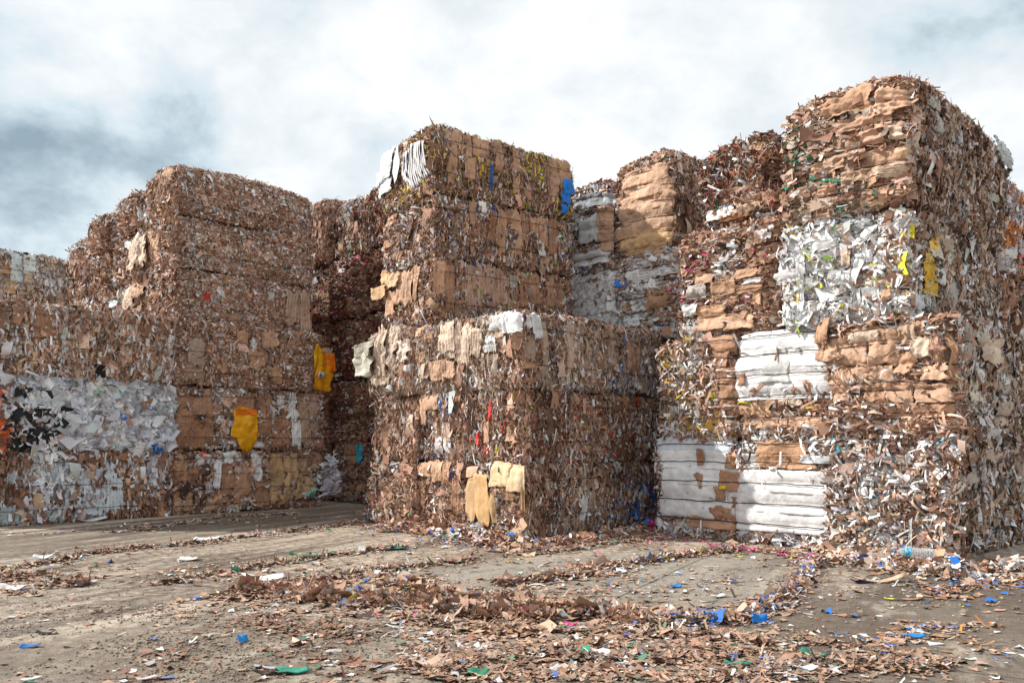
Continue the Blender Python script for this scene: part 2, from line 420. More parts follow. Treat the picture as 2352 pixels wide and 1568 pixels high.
            col[edge_] = np.array([0.76, 0.76, 0.77])*rng.normal(1, 0.06, (edge_.sum(), 1)); L = np.where(edge_, L*0.8, L); Wd = np.where(edge_, Wd*0.6, Wd)
            ang = rng.uniform(0, np.pi, N)
            if t['streak'] == 'v': ang = np.where(rng.random(N) < 0.8, np.pi/2+rng.normal(0, 0.28, N), ang)
            if t['streak'] == 'h': ang = np.where(rng.random(N) < 0.75, rng.normal(0, 0.25, N), ang)
            if t['streak'] == 'v': L = np.where(chip, L*1.35, L); Wd = np.where(chip, Wd*0.6, Wd)
            if t['streak'] == 'h': L = np.where(chip, L*1.25, L); Wd = np.where(chip, Wd*0.75, Wd)
            T = hz*np.cos(ang)[:, None]+vt*np.sin(ang)[:, None]
            T = T + n*1e-3
            m = chip
            flakes(buf, p[m], n[m], T[m], L[m], Wd[m], rng.normal(0, t['tilt']*0.62, m.sum()), rng.normal(0, t['tilt']*0.7, m.sum()), rng.normal(0, 0.28, m.sum()), np.abs(rng.normal(0.012, 0.018, m.sum())), col[m], 2, 0.2, rng)
            m = fin
            Lf = L[m]*rng.uniform(0.9, 1.8, m.sum()); Wf = rng.uniform(0.02, 0.052, m.sum())
            flakes(buf, p[m], n[m], T[m], Lf, Wf, rng.normal(0, 0.22, m.sum()), np.pi/2+rng.normal(0, 0.45, m.sum()), rng.normal(0, 0.3, m.sum()), rng.uniform(0.0, 0.035, m.sum()), col[m], 2, 0.2, rng)
            m = shr
            flakes(buf, p[m], n[m], T[m], rng.uniform(0.08, 0.30, m.sum()), rng.uniform(0.006, 0.017, m.sum()), rng.normal(0.0, 0.22, m.sum()), rng.normal(0, 0.6, m.sum()), rng.normal(0, 0.5, m.sum()), rng.uniform(0.02, 0.05, m.sum()), col[m], 4, 0.1, rng)
            m = stp
            if m.any():
                flakes(buf, p[m], n[m], T[m], rng.uniform(0.10, 0.28, m.sum()), rng.uniform(0.018, 0.042, m.sum()), rng.normal(0.15, 0.4, m.sum()), rng.normal(0, 0.5, m.sum()), rng.normal(0, 0.9, m.sum()), rng.uniform(0.02, 0.06, m.sum()), col[m], 6, 0.08, rng)
        for f in s.faces:
            if f == 'T': continue
            t = s.st[f]; w, hh = s.dims(f); N = int(w*hh*s.mid*(0.5 if f in 'RL' else 1))
            if N < 1: continue
            a = rng.random(N); b = rng.uniform(0.06, 0.94, N); kp_ = np.ones(N, bool)
            for (hf, a0, a1, b0, b1, kp) in s.holes:
                if hf == f: kp_ &= ~((a > a0-0.03) & (a < a1+0.03) & (b > b0-0.04) & (b < b1+0.04))
            a, b = a[kp_], b[kp_]; N = len(a)
            if N == 0: continue
            q = s.facept(f, a, b); p, n = s.surf(q)
            ax, sg = AX[f]; hz = np.zeros((N, 3)); vt = np.zeros((N, 3)); hz[:, 1-ax] = 1; vt[:, 2] = 1
            ang = rng.uniform(0, np.pi, N)
            if t['streak'] == 'v': ang = np.pi/2+rng.normal(0, 0.18, N)
            if t['streak'] == 'h': ang = rng.normal(0, 0.15, N)
            T = hz*np.cos(ang)[:, None]+vt*np.sin(ang)[:, None]+n*1e-3
            L = rng.uniform(0.14, 0.42, N); Wd = np.minimum(L*rng.uniform(0.3, 0.7, N), 0.16)
            cs = colours(t['pal'] or s.p, p, rng, s.clus, s.spots)
            sat = (cs.max(1)-cs.min(1))/cs.max(1); warm_ = (cs[:, 0] > cs[:, 1]*1.05) & (cs[:, 0] < cs[:, 1]*2.2)
            cs[(sat > 0.3) & ~warm_] = np.array([0.45, 0.29, 0.19]); cs = cs*rng.uniform(0.85, 1.1, (N, 1))
            flakes(buf, p, n, T, L, Wd, rng.normal(0, 0.08, N), rng.normal(0, 0.2, N), rng.normal(0, 0.18, N), rng.uniform(0.012, 0.04, N), np.clip(cs, 0, 0.85), 6, 0.13, rng)
        buf.build('pressed_scraps', M_SCRAP, s.root)
        # wires
        n = s.nw
        for k in range(n):
            zf = (k+1)/s.bands if s.bands else (k+0.6)/n
            zf = min(zf, 0.96)
            wire(s, zf)
def hash_str(t):
    v = 7
    for ch in t: v = (v*131 + ord(ch)) % 1000003
    return v
def wire(s, zf):
    h = s.h; pts = []; step = 0.14
    for f in 'BRLA':
        pass
    path = []
    for f, rev in (('B', False), ('R', False), ('L', False), ('A', False)):
        w, _ = s.dims(f); m = int(w/step)
        a = np.linspace(0, 1, m, endpoint=False); path.append(s.facept(f, a, np.full(m, zf)))
    q = np.concatenate(path); p, n = s.surf(q, False)
    p[:, 2] += s.rng.normal(0, 0.006, len(p))
    p = p+n*s.wireoff
    tube('baling_wire', p, 0.0075 if s.bands else 0.0048, M_WIRE, s.root, closed=True, sides=4)
def tube(name, p, r, mat, parent, closed=False, sides=5):
    m = len(p)
    if closed: t = np.roll(p, -1, 0)-np.roll(p, 1, 0)
    else: t = np.gradient(p, axis=0)
    t = nz(t); up = np.tile(np.array([0.13, 0.21, 0.97]), (m, 1)); x = nz(np.cross(t, up)); y = np.cross(t, x)
    rr = np.broadcast_to(np.asarray(r, float), (m,))
    V = []
    for k in range(sides):
        a = 2*np.pi*k/sides; V.append(p+(x*math.cos(a)+y*math.sin(a))*rr[:, None])
    V = np.stack(V, 1).reshape(-1, 3); F = []
    for i in range(m if closed else m-1):
        j = (i+1) % m
        for k in range(sides):
            l = (k+1) % sides; F.append((i*sides+k, i*sides+l, j*sides+l, j*sides+k))
    F = [np.array(F)]
    if not closed: F.append(np.array([list(range(sides))[::-1], [(m-1)*sides+k for k in range(sides)]]))
    return mesh(name, V, F, None, mat, parent, smooth=False)
M_STRIP = mat_plain('brown_strip', (0.40, 0.25, 0.15), 0.8)

# ------------------------------------------------------------------ the bales
def cc(k, x0, y0, x1, y1):
    """measured in an enlarged crop of the photograph -> photo coordinates (2352 wide)"""
    ox, oy, s = {1: (0, 312.4, 2.977), 2: (0, 735.0, 2.977), 3: (698.3, 257.3, 2.977), 4: (790.2, 716.6, 2.893), 5: (1286.3, 165.4, 2.2068), 6: (1470, 716.6, 2.6666), 0: (0, 0, 1)}[k]
    return ox+x0/s, oy+y0/s, ox+x1/s, oy+y1/s
def pn(b, f, k, x0, y0, x1, y1, col, **kw):
    return b.panel(f, *cc(k, x0, y0, x1, y1), col, **kw)
def many(b, f, k, rows, **kw):
    for r in rows: pn(b, f, k, *r[:4], r[4], **{**kw, **(r[5] if len(r) > 5 else {})})
TAN = (0.50, 0.33, 0.21); TAN2 = (0.43, 0.27, 0.16); BRN = (0.33, 0.19, 0.11); PAL = (0.55, 0.45, 0.33); GOLD = (0.50, 0.34, 0.17); WHT = (0.75, 0.75, 0.76); GRW = (0.62, 0.66, 0.72); GREY = (0.36, 0.37, 0.40)
FINE = dict(fins=0.2, shred=0.05, tilt=0.4)

# --- left wall, three rows, two bales long
GL = 'bales of the low wall on the left'
LW = (16.14, 17.45)
b = Bale('brown bale dotted with white paper chips, top row of the low left wall, left edge', (3.45, 6.72, *LW, 2.6, 3.88), pal((KR, 74), (WH, 22), ((0.16, 0.10, 0.07), 8)), GL, 0.3, clus=0.35,
         Bf=dict(streak='v', fins=0.12, shred=0.03, strips=0.12, tilt=0.3), dens=430, size=(0.05, 0.17), faces='ABT', wires=3)
many(b, 'B', 2, [(230, -110, 300, 40, BRN), (300, -60, 375, 120, BRN), (420, 40, 470, 240, (0.55, 0.66, 0.62)), (650, 280, 720, 390, BLK), (240, 40, 285, 170, BRN)], rag=0.12, off=0.03)
b.finish()
b = Bale('grey white chip bale with black and orange left end, middle of the low left wall', (3.4, 6.74, *LW, 1.3, 2.58), pal((GW, 88), (KR, 4), (BLUE, 0.4), ((0.5, 0.72, 0.66), 1.5)), GL, -0.4,
         Bf=dict(fins=0.10, shred=0.02, tilt=0.45), dens=330, size=(0.10, 0.34), clus=0.5,
         spots=[(BLK, 2.6, (-0.85, -0.66, 0.05), (0.36, 9, 0.7)), ((0.20, 0.12, 0.09), 2.0, (-1.15, -0.66, 0.0), (0.4, 9, 0.9)), ((0.78, 0.13, 0.03), 12, (-1.34, -0.66, 0.15), (0.13, 9, 0.5)), ((0.5, 0.75, 0.66), 2.0, (-0.6, -0.66, -0.4), (0.35, 9, 0.22))], wires=3)
many(b, 'B', 2, [(420, 545, 525, 665, GREY), (420, 545, 528, 570, GRW), (600, 590, 700, 700, GREY), (600, 650, 725, 830, (0.42, 0.45, 0.5)), (980, 680, 1120, 830, (0.35, 0.38, 0.42)), (380, 370, 480, 430, GRW)], rag=0.1, off=0.05, fold=('v', 2, 0.01), keep=0.25)
b.finish()
b = Bale('muddy brown bale with torn grey white sheets, bottom left of the low left wall', (3.5, 6.70, *LW, 0.0, 1.29), pal((KR, 50), (DK, 26), (GW, 28)), GL, 0.2,
         Bf=dict(streak='v', fins=0.15, shred=0.04, tilt=0.4), dens=330, size=(0.06, 0.22), wires=3)
many(b, 'B', 2, [(700, 985, 830, 1290, (0.66, 0.72, 0.76), dict(rag=0.14)), (650, 1130, 760, 1300, (0.6, 0.66, 0.7), dict(rag=0.16)), (590, 1230, 720, 1330, (0.6, 0.66, 0.7)), (0, 1250, 130, 1400, (0.45, 0.55, 0.6)), (560, 1000, 610, 1160, GRW), (780, 890, 870, 960, BRN), (740, 1240, 850, 1290, GRW), (440, 960, 490, 1010, GRW), (40, 1020, 90, 1120, (0.45, 0.5, 0.55))], rag=0.12, off=0.04, keep=0.2)
b.finish()
b = Bale('brown bale with orange printed sheet hanging at its right end, top of the low wall', (6.78, 10.06, *LW, 2.58, 3.88), pal((KR, 78), (DK, 14), (WH, 9)), GL, -0.3, clus=0.4,
         Bf=dict(fins=0.16, shred=0.10, tilt=0.45), dens=560, size=(0.035, 0.10), wires=3, faces='ABTR')
many(b, 'B', 2, [(1290, 110, 1390, 300, (0.42, 0.33, 0.25)), (1245, 300, 1390, 420, (0.40, 0.29, 0.20)), (1600, 60, 1690, 150, TAN2, dict(off=0.09)), (1690, 200, 1800, 340, TAN2), (1850, 320, 1920, 430, TAN2), (1790, 80, 1890, 180, TAN, dict(off=0.08)), (1480, 65, 1530, 110, WHT), (1620, 150, 1690, 210, (0.8, 0.5, 0.4)), (1710, 110, 1750, 190, WHT), (2200, 180, 2265, 330, (0.40, 0.32, 0.25), dict(off=0.05, clip=False))], rag=0.12, keep=0.15)
o1 = pn(b, 'B', 2, 2120, 150, 2225, 350, (0.82, 0.42, 0.01), name='printed_sheet', label='crumpled yellow orange printed sheet', mat=M_GLOSS, off=0.16, fold=('v', 2.5, 0.04), rag=0.06, prof=[(0, 0.1, 1.25), (0.4, 0.0, 1.2), (0.75, 0.05, 0.6), (1, 0.25, 0.4)], clip=False)
o2 = pn(b, 'B', 2, 2120, 315, 2262, 475, (0.84, 0.38, 0.01), name='printed_sheet', label='orange printed sheet with a small white sticker', mat=M_GLOSS, off=0.20, fold=('v', 1.5, 0.02), rag=0.03, prof=[(0, 0.05, 0.8), (0.5, 0.02, 0.9), (0.62, 0.05, 1.0), (1, 0.15, 0.5)], clip=False)
pn(b, 'B', 2, 2185, 215, 2262, 345, (0.80, 0.20, 0.01), name='printed_sheet', label='deep orange corner of printed sheet', mat=M_GLOSS, off=0.17, fold=('h', 1, 0.01), rag=0.03, clip=False)
pn(b, 'B', 2, 2142, 352, 2172, 396, (0.75, 0.77, 0.8), name='barcode_sticker', off=0.30, fold=('h', 1, 0.0), rag=0.0, crump=0.0, n=(3, 3), clip=False)
pn(b, 'B', 2, 2149, 360, 2165, 388, (0.25, 0.27, 0.32), name='barcode_print', off=0.325, fold=('h', 1, 0.0), rag=0.0, crump=0.0, n=(3, 3), clip=False)
b.finish()
b = Bale('bale of folded brown sheets around a yellow orange printed sheet, middle of the low wall', (6.80, 10.10, *LW, 1.29, 2.57), pal((KR, 66), (DK, 12), (WH, 16)), GL, 0.4,
         Bf=dict(fins=0.16, shred=0.05, tilt=0.45), dens=470, size=(0.04, 0.13), wires=3, faces='ABTR')
many(b, 'B', 2, [(1200, 500, 1320, 700, BRN), (1200, 640, 1300, 890, BRN), (1290, 660, 1420, 890, (0.36, 0.20, 0.11)), (1400, 620, 1460, 850, BRN), (1320, 520, 1470, 640, (0.36, 0.22, 0.13)), (1390, 470, 1440, 540, TAN2),
 (1610, 500, 1740, 610, BRN), (1760, 560, 1850, 790, BRN), (1815, 500, 1860, 640, TAN2), (1840, 580, 1870, 710, (0.6, 0.6, 0.6)), (1890, 495, 1945, 600, WHT, dict(rag=0.15)), (1960, 500, 2025, 680, WHT, dict(rag=0.12, off=0.07)), (1985, 650, 2050, 860, WHT, dict(rag=0.12, off=0.07)),
 (2040, 500, 2110, 860, (0.38, 0.27, 0.18)), (2105, 500, 2165, 780, (0.40, 0.28, 0.19)), (1860, 640, 1970, 860, BRN), (2120, 780, 2200, 880, (0.36, 0.20, 0.14), dict(clip=False)), (1740, 830, 1800, 880, WHT)], rag=0.08, keep=0.12, off=0.045)
pn(b, 'B', 2, 1567, 588, 1750, 892, (0.84, 0.40, 0.008), name='printed_sheet', label='yellow orange printed sheet with dark lettering', mat=M_GLOSS, off=0.17, fold=('v', 2.2, 0.03), crump=0.012, rag=0.02, keep=0, n=(22, 26), clip=False,
   prof=[(0, 0.55, 0.75), (0.1, 0.27, 0.9), (0.3, 0.2, 0.97), (0.32, 0.0, 0.97), (0.5, 0.02, 1.0), (0.68, 0.14, 1.0), (0.9, 0.12, 0.98), (0.96, 0.2, 0.8), (1, 0.4, 0.5)])
pn(b, 'B', 2, 1600, 605, 1735, 640, (0.78, 0.17, 0.008), name='printed_band', mat=M_GLOSS, off=0.215, fold=('v', 2.2, 0.018), crump=0.004, rag=0.03, clip=False)
for (x0, y0, x1, y1, k) in [(1610, 668, 1645, 694, 9), (1645, 694, 1690, 722, 11), (1663, 768, 1683, 776, 5), (1668, 778, 1682, 786, 4), (1693, 700, 1710, 718, 5)]:
    for j in range(k):
        t0 = j/k; xx = x0+(x1-x0)*t0; yy = y0+(y1-y0)*t0; ww = (x1-x0)/k
        pn(b, 'B', 2, xx, yy+(j % 3)-3, xx+ww*0.7, yy+6+(j*7 % 4), (0.03, 0.025, 0.02), name='lettering', mat=M_GLOSS, off=0.26, fold=('v', 2.2, 0.0), crump=0.0, rag=0.1, n=(3, 3), clip=False, keep=1)
b.finish()
b = Bale('bale of folded tan boxes, torn white strips, bottom of the low wall by the gap', (6.78, 10.08, *LW, 0.0, 1.28), pal((KR, 72), (DK, 16), (WH, 8)), GL, -0.2,
         Bf=dict(fins=0.12, shred=0.03, tilt=0.4), dens=320, size=(0.05, 0.16), wires=4, faces='ABTR')
many(b, 'B', 2, [(1180, 920, 1280, 1040, TAN2), (1160, 1020, 1310, 1090, BRN), (1190, 1180, 1320, 1310, TAN2), (1310, 940, 1350, 1090, BRN), (1330, 910, 1430, 985, WHT, dict(rag=0.1, off=0.07)), (1455, 940, 1505, 1150, WHT, dict(rag=0.08, off=0.07)), (1400, 1060, 1450, 1180, (0.45, 0.40, 0.33)), (1425, 1120, 1455, 1190, (0.7, 0.74, 0.85)),
 (1510, 900, 1600, 1200, BRN), (1530, 885, 1640, 965, (0.66, 0.68, 0.66), dict(rag=0.12, off=0.07)), (1600, 980, 1720, 1200, TAN2), (1715, 885, 1790, 1080, (0.68, 0.70, 0.70), dict(rag=0.14, off=0.07)), (1740, 1090, 1830, 1280, BRN), (1400, 1190, 1520, 1300, TAN2), (1600, 1150, 1680, 1270, TAN2), (1650, 1220, 1710, 1285, (0.68, 0.72, 0.82), dict(rag=0.14)),
 (1840, 880, 1940, 1250, (0.44, 0.30, 0.15)), (1930, 900, 2030, 1250, (0.46, 0.32, 0.17)), (2020, 1030, 2130, 1210, (0.48, 0.34, 0.18), dict(off=0.08)), (2050, 920, 2160, 1040, (0.40, 0.29, 0.17)), (1360, 893, 1435, 920, (0.75, 0.10, 0.03), dict(off=0.08))], rag=0.07, keep=0.12, off=0.045, fold=('v', 2.3, 0.018), crump=0.02)
many(b, 'B', 2, [(2180, 960, 2310, 1080, (0.72, 0.74, 0.84)), (2170, 1070, 2310, 1200, (0.62, 0.60, 0.70)), (2230, 900, 2270, 1000, (0.72, 0.74, 0.84))], name='crumpled_paper', rag=0.22, off=0.16, fold=('v', 4, 0.06), crump=0.05, clip=False)
pn(b, 'B', 2, 2090, 1150, 2140, 1215, (0.25, 0.5, 0.42), name='plastic_bag', rag=0.2, off=0.14, fold=('v', 3, 0.03), crump=0.03, clip=False, mat=M_GLOSS)
b.finish()

# --- tall pile on the left: front column on the wall, more ranks behind
GT = 'bales of the tall left pile of fine brown chips'
zz = [3.9, 4.98, 6.04, 7.12]
txt = ['bottom', 'middle', 'top']
FP = pal((KR, 86), (DK, 4), (WH, 12), (RED, 0.1), (CYAN, 0.15))
for k in range(3):
    lab = {0: 'brown chip bale with rolled board at lower right, bottom front of the tall left pile', 1: 'middle brown chip bale of three in the front face of the tall left pile', 2: 'domed bale of fine brown and white chips crowning the front of the tall left pile'}[k]
    b = Bale(lab, (6.97, 10.06, 16.5, 17.95, zz[k], zz[k+1]-0.015), FP, GT, [0.5, -0.4, 0.2][k], Bf=dict(fins=0.14, shred=0.05, tilt=0.4), A=dict(fins=0.3, shred=0.15, tilt=0.55, size=(0.06, 0.17)), dens=640, size=(0.035, 0.10), faces='ABTR', wires=2, dome=[0.02, 0.02, 0.10][k], clus=0.5, r=[0.08, 0.08, 0.15][k], mid=2, arch=0.05*(k == 2))
    if k == 0:
        many(b, 'B', 1, [(1950, 1060, 2060, 1290, (0.42, 0.31, 0.22), dict(off=0.08)), (2045, 1060, 2120, 1350, (0.46, 0.33, 0.23), dict(off=0.14, clip=False)), (1400, 1068, 1440, 1118, RED), (1820, 1060, 1870, 1120, (0.6, 0.6, 0.58)), (1570, 1215, 1640, 1260, TAN)], rag=0.08)
        many(b, 'A', 1, [(1040, 1050, 1120, 1100, TAN)], rag=0.1)
    if k == 1: many(b, 'A', 1, [(1030, 640, 1100, 860, TAN, dict(rag=0.2))], rag=0.1)
    if k == 2: many(b, 'A', 1, [(1130, 190, 1190, 300, TAN2), (1100, 260, 1140, 330, BRN)], rag=0.1)
    b.finish()
labs = [['bale with tan flaps curling off, bottom of the tall left pile, second rank', 'bale with a long tan flap hanging, middle of the tall left pile, second rank', 'bale with torn white sheet under its ragged top, tall left pile, second rank'],
        ['brown bale with a folded tan scrap, bottom of the tall left pile, third rank', 'brown chip bale of the third rank, middle of the tall left pile', 'ragged brown chip bale on top of the third rank of the tall left pile'],
        ['brown bale peeping just above the low wall, rearmost rank of the tall left pile', 'brown bale holding a pleated pale blue white sheet, rearmost rank of the tall left pile', 'brown bale with long strips drooping over the far left shoulder of the tall pile']]
vv = [(18.0, 19.5), (19.55, 20.95), (21.0, 22.7)]
uo = [6.85, 6.72, 6.9]; du = [-0.12, -0.32, -0.55]
for r in range(3):
    for k in range(3):
        b = Bale(labs[r][k], (uo[r], uo[r]+3.0, *vv[r], zz[k]+du[r], zz[k+1]-0.015+du[r]), pal((KR, 80), (WH, 11), (DK, 8)), GT, [0.8, -0.7, 1.0][(r+k) % 3], A=dict(fins=0.30, shred=0.16, strips=0.14, tilt=0.65, size=(0.06, 0.22)), dens=330, faces='ABT' if k == 2 else 'AT', wires=2, dome=0.16 if k == 2 else 0.03, r=0.26 if k == 2 else 0.14, rough=1.5)
        if (r, k) == (0, 2): many(b, 'A', 1, [(945, 440, 985, 560, WHT), (990, 470, 1030, 600, WHT), (975, 540, 1010, 670, TAN)], rag=0.25, off=0.10, clip=False)
        if (r, k) == (0, 1): many(b, 'A', 1, [(905, 680, 990, 900, PAL, dict(off=0.13)), (870, 715, 930, 750, WHT), (960, 690, 1000, 850, TAN)], rag=0.15, off=0.10, clip=False)
        if (r, k) == (0, 0): many(b, 'A', 1, [(865, 1040, 930, 1180, PAL, dict(off=0.10)), (905, 940, 990, 1100, TAN), (870, 830, 900, 900, GOLD)], rag=0.15, off=0.10, clip=False)
        if (r, k) == (1, 0): many(b, 'A', 1, [(730, 1100, 790, 1160, GRW), (690, 1020, 740, 1080, TAN)], rag=0.15, clip=False)
        if (r, k) == (2, 1): many(b, 'A', 1, [(565, 865, 700, 995, (0.66, 0.68, 0.84), dict(fold=('v', 8, 0.04), prof=[(0, 0.45, 0.7), (0.6, 0.1, 0.9), (1, 0, 1)], off=0.14))], rag=0.05, clip=False)
        if k == 2 and r == 2:
            rg = b.rng
            for j in range(2):
                y0 = rg.uniform(-0.9, 0.9)*b.h[1]; x0 = -b.h[0]+rg.uniform(-0.1, 0.3); ln = rg.uniform(0.3, 0.8)
                t = np.linspace(0, 1, 9)
                p = np.stack([x0-0.18*np.sin(t*3)-t*0.05, y0+t*rg.uniform(-0.3, 0.5), 2*b.h[2]-0.12+0.12*np.sin(t*2.6)-t*t*ln], 1)
                tube('curled_strip', p, 0.009, M_STRIP, b.root)
        b.finish()

# --- far left bales of whitish sheets seen above the wall
GF = 'pale bales standing far off behind the low left wall'
for k, (u0, u1, lab) in enumerate([(4.2, 7.3, 'pale bale of upright white and cream sheets behind the low wall, left photo edge'), (7.35, 10.4, 'pale bale with crumpled white sheet column behind the low wall, beside the tall pile')]):
    z1 = 6.32 if k == 0 else 6.26
    b = Bale(lab, (u0, u1, 24.0, 25.4, 5.05, z1), pal((PALE, 36), (KR, 14), (DK, 16), (WH, 34), ((0.1, 0.25, 0.25), 2)), GF, 0.0, Bf=dict(streak='v', fins=0.3, shred=0.1, tilt=0.5), dens=260, size=(0.06, 0.2), faces='ABT', wires=4, r=0.1)
    if k == 0: rows = [(0, 870, 60, 940, TAN2), (70, 800, 150, 1000, (0.60, 0.70, 0.72)), (155, 810, 240, 940, (0.62, 0.68, 0.66)), (30, 980, 110, 1080, GOLD), (160, 930, 215, 1010, PAL)]
    else: rows = [(290, 830, 345, 1110, (0.72, 0.72, 0.80)), (340, 840, 405, 1110, (0.68, 0.69, 0.78)), (415, 860, 490, 1000, (0.55, 0.46, 0.38)), (450, 990, 490, 1110, (0.58, 0.46, 0.34)), (385, 830, 420, 950, (0.5, 0.5, 0.5)), (200, 1050, 280, 1100, GOLD)]
    many(b, 'B', 1, rows, rag=0.08, off=0.05, fold=('h', 3, 0.03))
    b.finish()

# --- dark stack in the gap
GD = 'dark bales stacked in the shaded gap'
pos = ['left', 'middle', 'right']; ff = ['lowest', 'second from the ground', 'middle', 'second from the top', 'topmost']
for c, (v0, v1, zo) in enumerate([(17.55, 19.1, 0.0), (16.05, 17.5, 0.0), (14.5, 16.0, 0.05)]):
    for k in range(5):
        z0, z1 = 1.475*k, 1.475*(k+1)-0.015
        if k == 4: z1 += 0.22 if c == 0 else 0.05
        lab = {0: ['%s bale in the dark gap, against the left piles', '%s dark bale in the centre of the shaded gap', '%s dark bale in the shaded gap, against the middle pile'][c] % ff[k]}[0]
        if c == 0 and k == 4: lab = 'bale of brown strings like straw crowning the stack in the gap'
        if c == 1 and k == 4: lab = 'brown bale flecked white and blue, topmost in the centre of the shaded gap'
        pp = pal((KR, 34), (DK, 50), (WH, 6), ((0.24, 0.08, 0.05), 16))  # heavy dark share puts the gap's shade into the scrap colour
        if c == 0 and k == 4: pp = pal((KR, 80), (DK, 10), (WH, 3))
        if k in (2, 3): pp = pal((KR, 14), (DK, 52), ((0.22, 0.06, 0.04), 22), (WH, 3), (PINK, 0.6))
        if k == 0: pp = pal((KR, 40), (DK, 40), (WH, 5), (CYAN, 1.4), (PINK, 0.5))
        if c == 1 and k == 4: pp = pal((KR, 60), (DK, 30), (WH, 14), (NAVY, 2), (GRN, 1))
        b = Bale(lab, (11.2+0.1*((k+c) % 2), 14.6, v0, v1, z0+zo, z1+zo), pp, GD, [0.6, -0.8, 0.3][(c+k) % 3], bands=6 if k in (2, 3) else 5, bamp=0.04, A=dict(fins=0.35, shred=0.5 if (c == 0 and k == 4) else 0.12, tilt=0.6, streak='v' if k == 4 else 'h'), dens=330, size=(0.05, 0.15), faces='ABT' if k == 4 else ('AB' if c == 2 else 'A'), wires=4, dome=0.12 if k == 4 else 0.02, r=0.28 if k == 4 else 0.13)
        if c == 1 and k == 0:
            b.panel('A', 815, 985, 843, 1010, PINK, name='plastic_scrap', label='pink scrap', rag=0.15, off=0.12, clip=False)
            b.panel('A', 826, 1020, 838, 1060, CYAN, name='plastic_scrap', label='turquoise scrap', rag=0.2, off=0.08, clip=False)
            b.panel('A', 800, 1010, 840, 1060, BRN, rag=0.1, off=0.05)
        b.finish()

# --- middle pile, lower block: three bales wide, three rows
GM = 'bales of the lower middle block'
zm = [0, 1.12, 2.25, 3.40]
vm_ = [(8.52, 9.75), (9.78, 10.98), (11.0, 12.25)]
labm = [['corner bale with golden barrel shaped folded board, bottom row of the middle block', 'bale with a fan of tan boards, bottom row, left of the golden board', 'rough brown bale at the bottom left end of the middle block beside the dark gap'],
        ['corner bale flecked with red and white strips, middle row of the middle block', 'bale with a smooth tan curved board and blue bits, middle row of the middle block', 'brown bale at the left end of the middle block, middle row'],
        ['corner bale with pleated white sheets on its upper edge, top row of the middle block', 'bale of curled beige boards with a creased tan box, top row of the middle block', 'bale of crumpled grey beige sheets at the left shoulder of the middle block']]
pm = [[pal((KR, 68), (PALE, 10), (DK, 16), (WH, 9)), pal((KR, 78), (DK, 10), (WH, 9), (NAVY, 1)), pal((KR, 84), (DK, 12), (WH, 4), (GRN, 0.5))],
      [pal((KR, 64), (DK, 20), (WH, 9), (RED, 2.2), (YEL, 0.4)), pal((KR, 58), (DK, 10), (WH, 18), (NAVY, 7), (YEL, 0.6)), pal((KR, 80), (DK, 14), (WH, 4))],
      [pal((KR, 52), (PALE, 32), (DK, 12), (WH, 12), (BLUE, 0.8)), pal((PALE, 55), (KR, 40), (WH, 5)), pal((PALE, 60), (KR, 34), (WH, 4))]]
